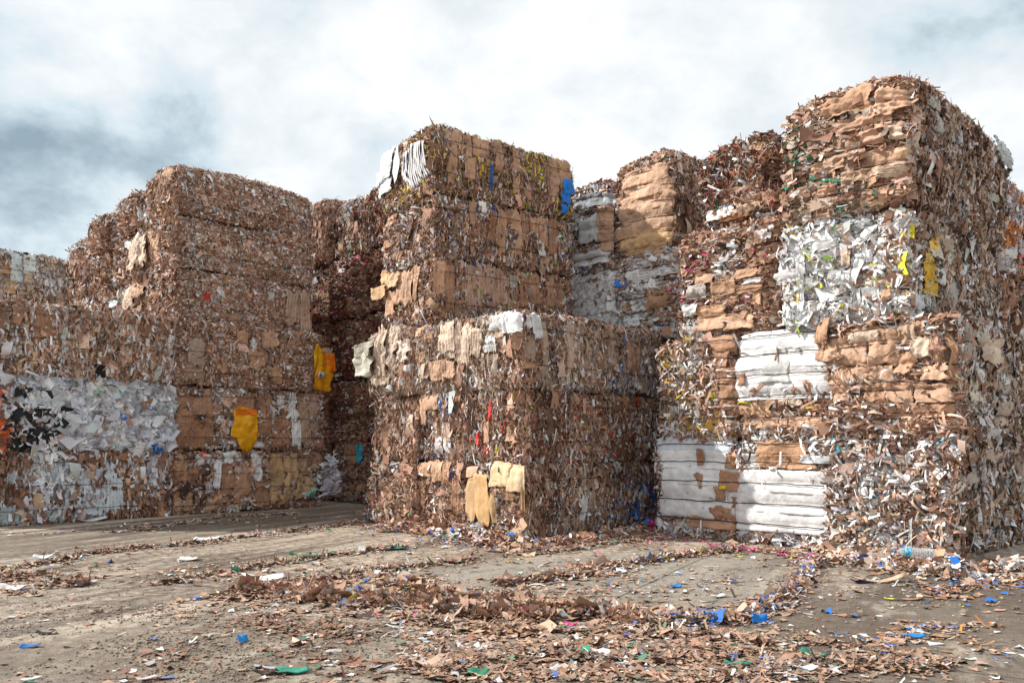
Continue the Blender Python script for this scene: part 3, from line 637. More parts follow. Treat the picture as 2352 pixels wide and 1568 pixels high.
for k in range(3):
    for c in range(3):
        cr = c == 0
        sp = []
        if cr and k == 0: sp = [(BLUE, 0.55, (1.15, -0.6, 0.1), (0.62, 9, 0.75)), (WH[0][0], 0.15, (-0.2, -0.6, -0.1), (0.9, 9, 0.7))]
        if cr and k == 2: sp = [(WH[1][0], 0.5, (0.9, -0.6, -0.05), (0.8, 9, 0.6)), (BLUE, 0.14, (0.9, -0.6, -0.1), (0.8, 9, 0.6))]
        b = Bale(labm[k][c], (8.73 + [0.0, 0.02, -0.03][c] + [0.0, 0.04, -0.02][k], 12.2, *vm_[c], zm[k], zm[k+1]-0.012), pm[k][c], GM, [0.5, -0.6, 0.2][(k+c) % 3],
                 A=dict(fins=0.30, shred=0.16 if k else 0.08, tilt=0.6, streak='v' if k != 0 else None), Bf=dict(streak='v', fins=0.45, shred=0.07, tilt=0.45), dens=[560, 620, 480][k] if cr else 420, size=(0.045, 0.13), faces=('ABT' if cr else 'AT') + ('R' if cr else '') + ('L' if c == 2 else ''), wires=2, clus=0.8, mid=10, spots=sp, rough=1.2)
        if cr and k == 0:
            many(b, 'A', 4, [(805, 1060, 905, 1395, GOLD, dict(prof=[(0, 0.55, 0.8), (0.3, 0.1, 1), (0.7, 0.0, 1), (1, 0.3, 0.8)])), (880, 1060, 1000, 1410, (0.54, 0.35, 0.16), dict(off=0.10, prof=[(0, 0.5, 0.9), (0.3, 0.1, 1), (0.8, 0.0, 1), (1, 0.1, 0.9)])), (1005, 990, 1120, 1150, (0.60, 0.47, 0.27), dict(off=0.09)), (1110, 1000, 1225, 1180, (0.60, 0.47, 0.28), dict(off=0.09)), (1180, 1140, 1240, 1310, (0.55, 0.37, 0.18)), (960, 1180, 1040, 1400, GOLD, dict(off=0.07)), (820, 1010, 900, 1080, TAN), (1080, 1160, 1150, 1240, BRN, dict(off=0.08))], rag=0.03, off=0.08, fold=('v', 1.2, 0.02), crump=0.006, keep=0.04, mat=M_CARD)
            many(b, 'B', 4, [(1560, 1200, 1597, 1390, WHT, dict(rag=0.06)), (1595, 1080, 1640, 1300, (0.40, 0.27, 0.18)), (1320, 1050, 1350, 1250, BRN), (1700, 1100, 1740, 1350, BRN)], rag=0.1, off=0.03)
        if cr and k == 1:
            many(b, 'B', 4, [(1850, 520, 1880, 640, BRN), (1950, 520, 1966, 610, (0.7, 0.05, 0.03)), (1790, 545, 1850, 590, BRN)], rag=0.15, off=0.05)
            for (x, y, dx, dy, cl) in [(1060, 800, 22, -90, RED), (1020, 860, 45, -55, WHT), (985, 700, 10, -120, RED), (940, 940, 40, -45, RED), (1190, 880, 20, 90, RED), (900, 890, 10, -100, RED), (1130, 970, 60, -30, WHT), (1085, 910, 80, -60, TAN)]:
                pn(b, 'A', 4, min(x, x+dx), min(y, y+dy), max(x, x+dx)+9, max(y, y+dy), cl, name='printed_strip', off=0.09, rag=0.05, fold=('v', 1, 0.0), keep=1, n=(3, 8), prof=[(0, 0.0, 0.25), (1, 0.75, 1.0)] if dx > 15 else None)
        if cr and k == 2:
            many(b, 'A', 4, [(1070, 5, 1185, 135, WHT, dict(off=0.20)), (985, 20, 1075, 110, (0.66, 0.66, 0.64), dict(fold=('v', 9, 0.04), off=0.12)), (950, 150, 1020, 260, WHT), (780, 60, 860, 340, PAL), (860, 100, 930, 290, PAL), (930, 100, 1070, 180, (0.42, 0.33, 0.22)), (1010, 280, 1040, 430, PAL, dict(off=0.12))], rag=0.09, off=0.08)
            many(b, 'B', 4, [(1205, 0, 1240, 90, WHT, dict(off=0.09)), (1240, 0, 1300, 160, (0.7, 0.7, 0.7), dict(fold=('v', 6, 0.03), off=0.09)), (1300, 20, 1338, 460, (0.45, 0.35, 0.25)), (1470, 60, 1510, 400, (0.44, 0.34, 0.25)), (1490, 80, 1530, 330, (0.42, 0.32, 0.23)), (1745, 60, 1800, 360, (0.44, 0.34, 0.25)), (1800, 30, 1880, 130, (0.45, 0.33, 0.23)), (1870, 180, 1950, 420, (0.40, 0.26, 0.17)), (1150, 330, 1270, 370, TAN2, dict(off=0.08)), (1210, 430, 1290, 465, BRN), (1200, 150, 1270, 330, (0.40, 0.30, 0.21))], rag=0.08, off=0.04, fold=('v', 3, 0.02))
        if c == 1 and k == 0: many(b, 'A', 4, [(440, 960, 495, 1110, TAN, dict(off=0.08)), (500, 965, 600, 1080, TAN2), (600, 970, 670, 1120, TAN, dict(off=0.08)), (660, 1000, 720, 1130, TAN2, dict(off=0.09)), (740, 1090, 790, 1350, BRN), (505, 1110, 540, 1300, TAN2)], rag=0.08, off=0.06)
        if c == 1 and k == 1: many(b, 'A', 4, [(410, 515, 500, 790, TAN, dict(prof=[(0, 0.35, 1), (0.4, 0.05, 1), (1, 0.3, 1)])), (490, 510, 560, 740, (0.52, 0.34, 0.21)), (555, 510, 645, 640, TAN), (750, 500, 790, 580, BRN)], rag=0.03, off=0.10, fold=('v', 1.5, 0.02), crump=0.006, mat=M_CARD)
        if c == 1 and k == 2: many(b, 'A', 4, [(600, 320, 680, 460, TAN, dict(off=0.14)), (682, 315, 760, 440, TAN, dict(off=0.14)), (655, 70, 750, 250, PAL, dict(off=0.12)), (680, 230, 760, 300, PAL), (510, 260, 570, 330, TAN), (490, 90, 535, 150, TAN), (745, 80, 790, 340, PAL), (550, 130, 600, 190, TAN2)], rag=0.08, off=0.09)
        if c == 2 and k == 2: many(b, 'A', 4, [(225, 110, 300, 500, PAL), (290, 90, 370, 370, PAL), (370, 180, 450, 330, (0.58, 0.50, 0.40)), (300, 480, 345, 525, WHT), (440, 340, 480, 400, WHT)], rag=0.08, off=0.08, fold=('v', 4, 0.04), crump=0.03)
        if c == 2 and k == 2:
            many(b, 'A', 4, [(140, 180, 235, 290, (0.40, 0.37, 0.30)), (145, 270, 230, 420, (0.58, 0.55, 0.46))], rag=0.1, off=0.22, fold=('v', 2, 0.03), clip=False, lift=0.08)
        if c == 2 and k == 1: many(b, 'A', 4, [(395, 690, 415, 735, WHT), (310, 720, 360, 760, TAN)], rag=0.08, off=0.07)
        b.finish()

# --- middle pile, upper column
GU = 'bales of the upper middle column'
zu = [3.42, 4.50, 5.56, 6.70]
for k in range(3):
    lab = ['bale of upright folded brown boards with golden flap, lowest of the upper middle column', 'bale of brown chips and creased boards under the yellow flecked one, upper middle column', 'top bale of the middle pile, yellow flecked with a blue plastic sheet at its end'][k]
    pp = [pal((KR, 84), (DK, 8), (WH, 6), (NAVY, 1.4), (LIME, 1)), pal((KR, 72), (DK, 14), (WH, 12), (NAVY, 1.6), (LIME, 0.6)), pal(([(0.30, 0.21, 0.13), 1] and KR, 66), (DK, 20), (PALE, 10), (WH, 5), (YEL, 6), (CYAN, 0.5))][k]
    sp = []
    if k == 0: sp = [(NAVY, 0.35, (-0.65, -0.75, 0), (0.22, 9, 0.6)), (WH[0][0], 0.4, (-0.65, -0.75, 0), (0.25, 9, 0.6)), (LIME, 0.12, (-0.65, -0.75, 0), (0.22, 9, 0.6)), (NAVY, 0.2, (-0.1, -0.75, -0.1), (0.15, 9, 0.5))]
    if k == 2: sp = [(YEL, 0.35, (0.9, -0.75, -0.35), (0.7, 9, 0.35))]
    b = Bale(lab, (8.75 + [0.02, 0.0, -0.06][k], 11.62, 10.5, 12.25, zu[k], zu[k+1]-0.015), pp, GU, [-9, -10, -9][k], pivot=True, A=dict(fins=0.3, shred=0.14, tilt=0.6), Bf=dict(streak='v', fins=0.42, shred=0.05, tilt=0.45), dens=600, size=(0.035, 0.11), faces='ABTRL', wires=2, dome=[0.02, 0.03, 0.04][k], r=[0.08, 0.09, 0.11][k], spots=sp, rough=1.2)
    if k == 0:
        many(b, 'B', 3, [(800, 1010, 880, 1370, TAN2), (885, 1000, 960, 1250, TAN2), (950, 1020, 1020, 1370, BRN), (1100, 1010, 1140, 1350, (0.42, 0.30, 0.21)), (1140, 1000, 1200, 1340, (0.43, 0.30, 0.21)), (1195, 1030, 1260, 1250, (0.40, 0.27, 0.18)), (1260, 1040, 1330, 1330, (0.42, 0.28, 0.19)), (1330, 1050, 1400, 1330, (0.42, 0.28, 0.19)), (1400, 1110, 1450, 1200, (0.42, 0.38, 0.33)), (1455, 1050, 1510, 1120, TAN2), (1460, 1130, 1530, 1330, BRN), (1530, 1090, 1600, 1330, BRN), (1640, 1110, 1700, 1330, TAN2), (1700, 1150, 1760, 1340, BRN)], rag=0.07, off=0.04, fold=('v', 2.5, 0.03))
        many(b, 'A', 3, [(640, 1070, 700, 1310, TAN), (700, 1080, 755, 1320, TAN, dict(off=0.11)), (760, 1040, 800, 1280, TAN2), (530, 1060, 590, 1160, GOLD, dict(off=0.16, clip=False)), (560, 1060, 660, 1200, (0.50, 0.36, 0.20), dict(off=0.14)), (490, 1180, 600, 1270, GOLD, dict(off=0.20, clip=False)), (530, 1230, 640, 1400, TAN2)], rag=0.06, off=0.09, fold=('v', 2, 0.03))
    if k == 1:
        many(b, 'B', 3, [(1120, 560, 1165, 780, TAN2), (1310, 630, 1370, 980, TAN2), (1370, 640, 1420, 760, BRN), (1420, 650, 1480, 1000, TAN2), (1480, 660, 1530, 840, BRN), (1540, 700, 1600, 830, TAN2), (1600, 700, 1660, 900, TAN2), (1665, 710, 1730, 980, BRN), (1090, 860, 1120, 920, TAN2), (1260, 650, 1300, 900, BRN), (1400, 770, 1450, 800, TAN, dict(off=0.09))], rag=0.09, off=0.05, fold=('v', 2.5, 0.03))
        many(b, 'A', 3, [(580, 690, 650, 730, TAN), (590, 730, 640, 770, TAN), (780, 560, 830, 600, TAN), (560, 880, 640, 930, TAN2, dict(off=0.1)), (640, 960, 700, 1010, TAN2), (520, 960, 590, 1000, TAN2)], rag=0.12, off=0.06)
    if k == 2:
        many(b, 'B', 3, [(958, 105, 1040, 260, TAN), (970, 250, 1030, 500, TAN2), (1040, 110, 1065, 250, TAN), (1070, 130, 1140, 300, TAN), (1090, 300, 1170, 460, TAN2), (1150, 150, 1260, 300, TAN2), (1275, 160, 1295, 240, BRN), (1300, 170, 1355, 400, TAN2), (1420, 215, 1470, 400, TAN2), (1425, 400, 1465, 560, TAN2), (1668, 280, 1735, 430, TAN2), (1670, 420, 1730, 600, (0.44, 0.27, 0.18)), (1740, 310, 1810, 620, TAN2), (1650, 300, 1670, 560, BRN)], rag=0.05, off=0.06, fold=('h', 3, 0.02))
        pn(b, 'B', 3, 1268, 360, 1284, 530, BLUE, name='plastic_strip', label='blue plastic strip', off=0.08, rag=0.1, mat=M_GLOSS)
        many(b, 'B', 3, [(1745, 455, 1812, 560, (0.01, 0.22, 0.72)), (1728, 550, 1795, 630, (0.01, 0.19, 0.66)), (1730, 640, 1782, 690, (0.01, 0.22, 0.75))], name='plastic_sheet', label='bright blue plastic sheet', rag=0.05, off=0.15, fold=('v', 3, 0.03), clip=False, mat=M_GLOSS)
        many(b, 'A', 3, [(560, 250, 640, 370, (0.64, 0.70, 0.74), dict(off=0.16, clip=False)), (530, 365, 640, 470, (0.66, 0.71, 0.75), dict(off=0.2, clip=False)), (535, 470, 640, 560, (0.62, 0.66, 0.70), dict(off=0.15, clip=False)), (640, 235, 690, 490, (0.76, 0.80, 0.83), dict(off=0.15, prof=[(0, 0.4, 0.8), (0.5, 0, 1), (1, 0.4, 0.8)]))], name='white_sheet', label='smooth white curved sheet', rag=0.03, fold=('v', 1, 0.01), crump=0.005)
        # bent white edges seen on end, set-back dark strips between them
        for j in range(27):
            x = 695 + j*6.0
            t0 = 180 + (27-j)*2.0
            pn(b, 'A', 3, x, t0 if j > 8 else t0+40, x+10, 540-abs(j-9)*6, (0.78, 0.78, 0.80) if j % 2 == 0 else (0.10, 0.08, 0.08), name='white_sheet' if j % 2 == 0 else 'dark_strip', off=0.10 if j % 2 == 0 else 0.055, rag=0.0, fold=('v', 1, 0), crump=0.004, n=(3, 12), prof=[(0, 2.2, 2.9), (0.3, 0.6, 1.3), (0.7, 0.0, 0.75), (1, 0.2, 1.0)], keep=0.1)
        p = np.array([[-1.75, -0.66, 1.02], [-1.76, -0.66, 1.16], [-1.80, -0.64, 1.30]])
        for (bx, by, ln) in [(-1.42, -0.85, 0.20)]:
            t = np.linspace(0, 1, 6); pth = np.stack([bx-0.10*t if ln > 0 else bx-0.16+0*t, by+0.04*t-(0 if ln > 0 else -0.12), 2*b.h[2]-0.1+ln*t], 1)
            tube('curled_strip', pth, np.linspace(0.024, 0.004, 6), M_STRIP, b.root)
    b.finish()

# --- bales standing behind, between middle and right piles
GB = 'bales of the back columns between the middle and right piles'
zb = [0, 1.64, 3.27, 4.92, 6.78]
for c, (v0, v1, dz) in enumerate([(8.32, 9.62, 0.0), (9.68, 10.95, -0.22)]):
    for k in range(4):
        if k == 0 and c == 1: pass
        lab = [['lowest bale in the slit behind the far end of the middle block', 'second bale up in the slit behind the far end of the middle block', 'bale mixing torn white paper with brown scraps, right below the strapped tan bale', 'bale of six bulging tan layers strapped with wires, left of the dark stringy bale'],
               ['hidden base bale of the back column below the grey and tan bale', 'hidden second bale of the back column below the cracked white bale', 'bale of flat white flakes like cracked paint behind the middle block', 'bale with a grey plastic lump on top and tan rolls at its right side']][c][k]
        if c == 1 and k < 2: continue      # wholly hidden behind the middle block
        pp = [[pal((KR, 60), (DK, 30)), pal((KR, 60), (DK, 30)), pal((WH, 54), (KR, 40), (BLUE, 1), (PINK, 0.3)), pal((KR, 60), (DK, 14), (PALE, 20), (WH, 5))],
              [pal((KR, 60), (DK, 30)), pal((KR, 60), (DK, 30)), pal(((0.84, 0.84, 0.85), 60), (WH, 34), (KR, 7), (BLUE, 0.5)), pal((GW, 46), (KR, 34), (DK, 12), (BLUE, 1))]][c][k]
        kw = dict(A=dict(fins=0.2, shred=0.06, tilt=0.5, streak='h'), Bf=dict(streak='v', fins=0.4, shred=0.1, tilt=0.5), bands=6, bamp=0.05)
        if (c, k) == (1, 2): kw = dict(A=dict(fins=0.05, shred=0.0, tilt=0.12, size=(0.10, 0.22)), bands=0)
        b = Bale(lab, (12.4 + 0.06*k*(c == 0)*0, 15.4, v0, v1, zb[k]+dz*(k > 1)*1, zb[k+1]-0.02+dz*(k > 0)), pp, GB, [0.7, -0.6, 0.4, -1.0][k], dens=420 if k > 1 else 90, size=(0.05, 0.15), faces='ABT' if k > 1 else 'A', wires=5 if k > 1 else 2, dome=0.12 if k == 3 else 0.02, r=0.14 if k == 3 else 0.09, **kw)
        if (c, k) == (0, 3):
            many(b, 'A', 5, [(330, 450, 560, 545, TAN, dict(n=(24, 10))), (335, 520, 600, 615, TAN), (320, 590, 600, 690, TAN), (310, 665, 600, 750, (0.52, 0.36, 0.23)), (300, 740, 600, 820, TAN), (315, 800, 580, 880, GOLD), (345, 860, 560, 925, (0.56, 0.40, 0.22))], rag=0.04, off=0.08, fold=('v', 1.2, 0.02), crump=0.012, name='folded_cardboard_layer', keep=0.06, n=(22, 10))
        if (c, k) == (0, 2): many(b, 'A', 5, [(400, 1000, 600, 1040, WHT), (440, 1110, 560, 1200, TAN2), (350, 1000, 420, 1080, WHT)], rag=0.15, off=0.07)
        if (c, k) == (1, 3):
            many(b, 'A', 5, [(200, 650, 280, 715, TAN2), (200, 710, 282, 775, TAN), (200, 775, 282, 845, TAN), (215, 840, 282, 900, TAN)], name='folded_cardboard_layer', rag=0.03, off=0.10, fold=('v', 1, 0.01))
            many(b, 'A', 5, [(88, 590, 245, 668, (0.25, 0.26, 0.29)), (230, 570, 285, 640, (0.45, 0.47, 0.50)), (100, 720, 200, 860, (0.62, 0.66, 0.70)), (170, 700, 205, 810, (0.70, 0.72, 0.76)), (75, 900, 250, 980, (0.70, 0.72, 0.76))], name='grey_sheet', rag=0.08, off=0.08, fold=('h', 1.5, 0.03), clip=False)
        b.finish()

# --- right wall, lower block: tall bales strapped five times
GR = 'bales of the lower right block'
vr = [(3.23, 4.74), (4.77, 6.10), (6.13, 7.45)]
labr = [['corner bale of loose white and brown curls directly behind the plastic bottle', 'sunlit bale of smooth white sheets with a brown patch on top, bottom row', 'shaded white wrapped bale with torn brown flaps, bottom row beside the middle block'],
        ['bale of creased tan boards with crumpled paper fans, second row at the right corner', 'bale with water stained white sheet above brown shreds, second row of the right block', 'brown bale with mustard bits and white cut-outs beside the middle block, second row']]
for k in range(2):
    for c in range(3):
        z0, z1 = [(0, 1.47), (1.49, 2.98)][k]
        pp = [[pal((KR, 44), (WH, 42), (PALE, 12), (DK, 6), (CYAN, 0.5)), pal((WH, 60), (KR, 36), (DK, 5)), pal((WH, 40), (KR, 40), (DK, 14), (PINK, 0.6))],
              [pal((KR, 74), (WH, 12), (PALE, 10), (DK, 4)), pal((KR, 64), (WH, 22), (DK, 6), (YEL, 1)), pal((KR, 60), (WH, 22), (((0.50, 0.31, 0.08)), 9), (DK, 8), (YEL, 0.6))]][k][c]
        Bp = pal((PALE, 44), (GW, 12), (KR, 20), (DK, 20), (WH, 8))
        b = Bale(labr[k][c], (10.7 + [0.0, 0.03, 0.02][c], 14.3, *vr[c], z0, z1), pp, GR, [0.0, 0.6, -0.4][c], bands=5, bamp=[0.05, 0.036, 0.032][c] if not (c == 0 and k == 0) else 0.02,
                 A=dict(fins=0.20, shred=0.10, strips=0.30 if c == 0 else 0.14, tilt=0.6 if c == 0 else 0.45, streak='h' if (c == 0 and k == 1) else None, size=(0.045, 0.17)), Bf=dict(streak='v', fins=0.3, shred=0.06, tilt=0.5, pal=Bp, size=(0.06, 0.22)), dens=[640, 480, 520][c], size=(0.04, 0.13), faces='ABT' if c == 0 else ('AT' if c else 'A') + ('L' if c == 2 else ''), wires=5, rough=1.1, wireoff=0.09 if c else 0.05, clus=0.4)
        if (k, c) == (0, 0):
            many(b, 'A', 6, [(1690, 900, 1730, 985, PAL, dict(off=0.1)), (1725, 850, 1770, 950, PAL, dict(off=0.1)), (1660, 1260, 1680, 1470, (0.5, 0.5, 0.5), dict(off=0.12)), (1845, 1270, 1870, 1400, PAL, dict(off=0.12)), (1870, 1240, 1915, 1420, WHT), (1420, 1350, 1500, 1390, WHT), (1760, 1200, 1830, 1260, WHT, dict(off=0.09)), (1360, 1030, 1410, 1120, WHT), (1700, 1190, 1740, 1230, WHT)], rag=0.1, name='paper_strip', fold=('v', 1, 0.01), keep=0.4, off=0.08)
            many(b, 'B', 6, [(1960, 820, 2020, 1100, (0.45, 0.42, 0.36)), (2060, 840, 2120, 1110, (0.55, 0.53, 0.50)), (2030, 1200, 2090, 1310, (0.55, 0.58, 0.62)), (2220, 850, 2260, 1060, (0.45, 0.42, 0.38)), (2160, 840, 2200, 960, PAL), (2020, 1100, 2080, 1170, GRW), (2300, 900, 2350, 1100, (0.46, 0.42, 0.36))], rag=0.1, fold=('v', 2, 0.02))
        if (k, c) == (1, 0):
            many(b, 'A', 6, [(1190, 130, 1420, 320, TAN, dict(fold=('v', 6, 0.02))), (1420, 100, 1610, 320, TAN), (1300, 110, 1490, 175, PAL, dict(off=0.13)), (1480, 90, 1600, 160, TAN2), (1600, 60, 1700, 190, (0.45, 0.33, 0.22)), (1680, 140, 1810, 270, PAL, dict(off=0.14)), (1200, 330, 1440, 425, TAN), (1430, 320, 1570, 420, TAN), (1570, 240, 1740, 370, TAN2, dict(off=0.15, prof=[(0, 0, 0.5), (0.5, 0.2, 0.9), (1, 0.3, 0.6)])), (1745, 310, 1890, 410, TAN, dict(off=0.13)), (1200, 440, 1310, 540, TAN), (1400, 435, 1520, 545, TAN2), (1520, 430, 1700, 550, TAN), (1700, 435, 1910, 550, TAN), (1510, 560, 1730, 650, TAN), (1730, 560, 1930, 640, TAN2), (1840, 100, 1950, 420, TAN2, dict(off=0.05, prof=[(0, 0.4, 1), (0.6, 0.6, 1), (1, 0.1, 0.6)]))], rag=0.05, off=0.085, fold=('v', 2, 0.02), keep=0.1)
            many(b, 'A', 6, [(1790, 110, 1870, 320, (0.44, 0.28, 0.19), dict(prof=[(0, 0.3, 1.0), (0.5, 0.0, 1.3), (1, 0.2, 0.6)])), (1115, 180, 1270, 300, TAN, dict(prof=[(0, 0.6, 0.9), (0.2, 0.2, 1.0), (0.7, 0, 0.8), (1, 0.25, 0.6)], clip=False)), (1150, 60, 1200, 190, TAN2, dict(clip=False))], name='crumpled_paper', rag=0.1, off=0.2, fold=('v', 7, 0.05), crump=0.03)
            many(b, 'B', 6, [(1950, 80, 2040, 300, (0.42, 0.36, 0.30)), (2040, 80, 2090, 180, (0.6, 0.62, 0.60)), (2060, 140, 2170, 300, PAL, dict(off=0.12)), (2030, 300, 2080, 440, (0.72, 0.72, 0.72)), (1970, 370, 2060, 560, (0.72, 0.66, 0.50)), (2010, 580, 2110, 690, (0.66, 0.66, 0.66)), (2160, 460, 2230, 520, GRW), (2160, 540, 2250, 700, (0.46, 0.38, 0.30)), (2180, 340, 2250, 500, (0.42, 0.36, 0.29)), (2130, 710, 2190, 780, WHT)], rag=0.1, off=0.07)
        if (k, c) == (0, 1):
            many(b, 'A', 6, [(615, 955, 1165, 1100, WHT), (605, 1060, 1165, 1225, WHT), (610, 1165, 1165, 1345, WHT)], name='white_sheet', rag=0.012, off=0.10, fold=('v', 1.3, 0.008), crump=0.004, n=(36, 14), keep=0.02, tone=0.02)
            many(b, 'A', 6, [(735, 780, 1040, 865, (0.42, 0.25, 0.14)), (745, 855, 1100, 945, (0.42, 0.25, 0.14)), (1010, 860, 1170, 910, (0.66, 0.68, 0.72), dict(off=0.15)), (690, 745, 820, 785, (0.7, 0.7, 0.7), dict(off=0.13)), (650, 850, 760, 940, (0.7, 0.68, 0.68), dict(off=0.06))], rag=0.05, off=0.11, fold=('v', 1.3, 0.012), n=(24, 10))
            for (x0, y0, x1, y1, cl) in [(970, 720, 1080, 890, WHT), (885, 840, 900, 930, WHT), (810, 730, 940, 800, PAL)]:
                pn(b, 'A', 6, x0, y0, x1, y1, cl, name='paper_strip', off=0.2, rag=0.02, fold=('v', 1, 0), n=(3, 8), keep=1, prof=[(0, 0.88, 1.0), (1, 0, 0.12)] if y1-y0 > 120 and x1-x0 > 50 else ([(0, 0, 0.1), (1, 0.9, 1)] if x1-x0 > 50 else None))
        if (k, c) == (0, 2):
            many(b, 'A', 6, [(125, 755, 575, 845, GRW), (150, 830, 560, 945, WHT), (160, 930, 600, 1050, WHT), (160, 1030, 600, 1150, WHT), (140, 1130, 600, 1260, WHT)], name='white_sheet', rag=0.02, off=0.09, fold=('v', 2, 0.012), crump=0.008, n=(32, 12), keep=0.02, tone=0.03)
            many(b, 'A', 6, [(362, 825, 403, 930, (0.38, 0.21, 0.12), dict(rag=0.06)), (510, 960, 600, 1080, BRN), (480, 1060, 540, 1140, TAN2, dict(rag=0.1)), (355, 975, 405, 1070, BRN, dict(prof=[(0, 0.7, 0.95), (0.5, 0.4, 1.0), (1, 0.0, 1.0)])), (545, 850, 585, 940, BRN), (460, 1180, 600, 1270, BRN, dict(rag=0.25)), (300, 1250, 600, 1320, TAN2, dict(off=0.08)), (570, 1120, 610, 1190, BRN)], name='torn_cardboard_flap', rag=0.08, off=0.13, n=(10, 10))
            pn(b, 'A', 6, 525, 1050, 555, 1070, YEL, name='yellow_scrap', off=0.2, rag=0.1)
        if (k, c) == (1, 1):
            many(b, 'A', 6, [(610, 100, 1160, 215, WHT), (585, 200, 1165, 335, WHT), (580, 325, 1170, 440, WHT), (600, 430, 1175, 530, WHT, dict(keep=0.3))], name='white_sheet', rag=0.012, off=0.10, fold=('v', 2.5, 0.006), crump=0.004, n=(36, 14), keep=0.015, tone=0.02)
            pn(b, 'A', 6, 760, 205, 950, 425, (0.60, 0.61, 0.60), name='stained_sheet', label='grey water stained part of white sheet', off=0.115, rag=0.04, fold=('v', 2.5, 0.006), crump=0.004, n=(14, 16), keep=0.015, prof=[(0, 0, 1.0), (0.3, 0.02, 0.85), (0.55, 0.0, 1.0), (1, 0, 0.8)])
            many(b, 'A', 6, [(620, 510, 830, 640, (0.46, 0.30, 0.18)), (870, 490, 1010, 570, PAL), (740, 645, 920, 710, TAN), (910, 635, 1140, 715, TAN), (1000, 560, 1130, 600, BRN), (640, 640, 760, 690, TAN2)], rag=0.1, off=0.09, keep=0.35)
            for (x0, y0, x1, y1, cl) in [(1055, 420, 1070, 550, TAN), (950, 450, 1030, 505, BRN), (700, 440, 800, 510, BRN), (640, 365, 670, 440, BRN), (1090, 440, 1110, 540, WHT), (1160, 330, 1178, 630, WHT), (850, 205, 862, 290, (0.25, 0.12, 0.06))]:
                pn(b, 'A', 6, x0, y0, x1, y1, cl, name='paper_strip', off=0.17, rag=0.02, fold=('v', 1, 0), n=(3, 8), keep=1, prof=[(0, 0.85, 1.0), (1, 0, 0.15)] if (x1-x0 > 30 and x0 != 700) else ([(0, 0, 0.15), (1, 0.85, 1)] if x1-x0 > 30 else None))
        if (k, c) == (1, 2):
            many(b, 'A', 6, [(440, 140, 585, 230, BRN), (455, 220, 560, 330, BRN), (490, 330, 580, 430, BRN), (505, 440, 575, 540, BRN), (520, 540, 580, 600, BRN)], name='folded_cardboard_layer', rag=0.04, off=0.09, fold=('h', 1, 0.02))
            rg = b.rng
            for j in range(34):
                x = rg.uniform(140, 560); y = rg.uniform(200, 740)
                w_, h_ = (rg.uniform(6, 10), rg.uniform(30, 60)) if rg.random() < 0.5 else (rg.uniform(30, 55), rg.uniform(6, 9))
                pn(b, 'A', 6, x, y, x+w_, y+h_, WHT, name='paper_strip', off=0.12, rag=0.03, fold=('v', 1, 0.0), n=(4, 4), keep=1, prof=[(0, 0, 1), (1, rg.uniform(-1.2, 1.2), 0)] and ([(0, 0, 1), (1, 1.4, 2.4)] if w_ < 12 else None))
        b.finish()

# --- right wall, upper block
GP = 'bales of the upper right pile'
b = Bale('bale of criss-crossed white paper strips under the highest bale, right corner', (10.72, 14.35, 3.78, 5.38, 3.0, 4.36), pal((WH, 78), (PALE, 10), (KR, 8), (YEL, 1.0), (LIME, 0.4)), GP, 0.8, bands=4, bamp=0.04,
         A=dict(fins=0.18, shred=0.06, strips=0.22, tilt=0.5, size=(0.07, 0.26)), Bf=dict(streak='v', fins=0.34, shred=0.08, tilt=0.5, size=(0.06, 0.18), pal=pal((PALE, 50), (WH, 14), (DK, 16), (KR, 16))), dens=560, faces='ABTR', wires=4, rough=1.2,
         spots=[(WH[0][0], 1.4, (-1.55, -0.8, 0.0), (0.55, 9, 0.8)), (YEL, 0.25, (-1.8, 0.1, -0.62), (9, 0.9, 0.14))])
many(b, 'A', 5, [(1440, 770, 1485, 980, (0.58, 0.45, 0.32)), (1480, 780, 1620, 870, WHT, dict(prof=[(0, 0, 0.4), (1, 0.6, 1)])), (1330, 690, 1480, 745, WHT), (1210, 800, 1440, 880, (0.74, 0.75, 0.74), dict(off=0.07)), (1230, 900, 1270, 1030, WHT), (1470, 940, 1560, 1070, WHT, dict(prof=[(0, 0, 0.45), (1, 0.5, 1)])), (1560, 900, 1590, 960, WHT), (1620, 900, 1660, 1000, WHT), (1230, 1030, 1260, 1220, WHT), (1390, 1010, 1480, 1080, WHT), (1600, 1000, 1620, 1110, WHT), (1640, 1100, 1690, 1160, TAN2), (1300, 850, 1420, 900, WHT), (1130, 1000, 1250, 1060, WHT)], name='paper_strip', rag=0.06, off=0.13, fold=('v', 1, 0.01), keep=0.8)
pn(b, 'B', 5, 1825, 815, 1895, 915, (0.78, 0.44, 0.02), name='printed_bag', label='torn yellow printed bag', mat=M_GLOSS, off=0.10, rag=0.06, fold=('v', 2, 0.03), prof=[(0, 0.0, 0.6), (0.5, 0.2, 1.0), (1, 0.75, 1.0)])
pn(b, 'B', 5, 1840, 880, 1900, 940, (0.62, 0.60, 0.52), name='printed_bag', mat=M_GLOSS, off=0.09, rag=0.06)
pn(b, 'B', 5, 1815, 920, 1880, 1060, (0.70, 0.42, 0.02), name='printed_bag', label='yellow bag printed with black letters', mat=M_GLOSS, off=0.10, rag=0.05, fold=('v', 2, 0.03), prof=[(0, 0.1, 1.0), (1, 0, 0.6)])
for j, (x0, y0, x1, y1) in enumerate([(1824, 935, 1838, 955), (1830, 960, 1850, 972), (1832, 985, 1856, 998), (1834, 1008, 1846, 1030), (1850, 1015, 1862, 1042), (1856, 955, 1874, 985), (1846, 1040, 1866, 1050)]):
    pn(b, 'B', 5, x0, y0, x1, y1, (0.03, 0.03, 0.03), name='lettering', mat=M_GLOSS, off=0.235, rag=0.08, fold=('v', 1, 0), n=(4, 4), keep=1)
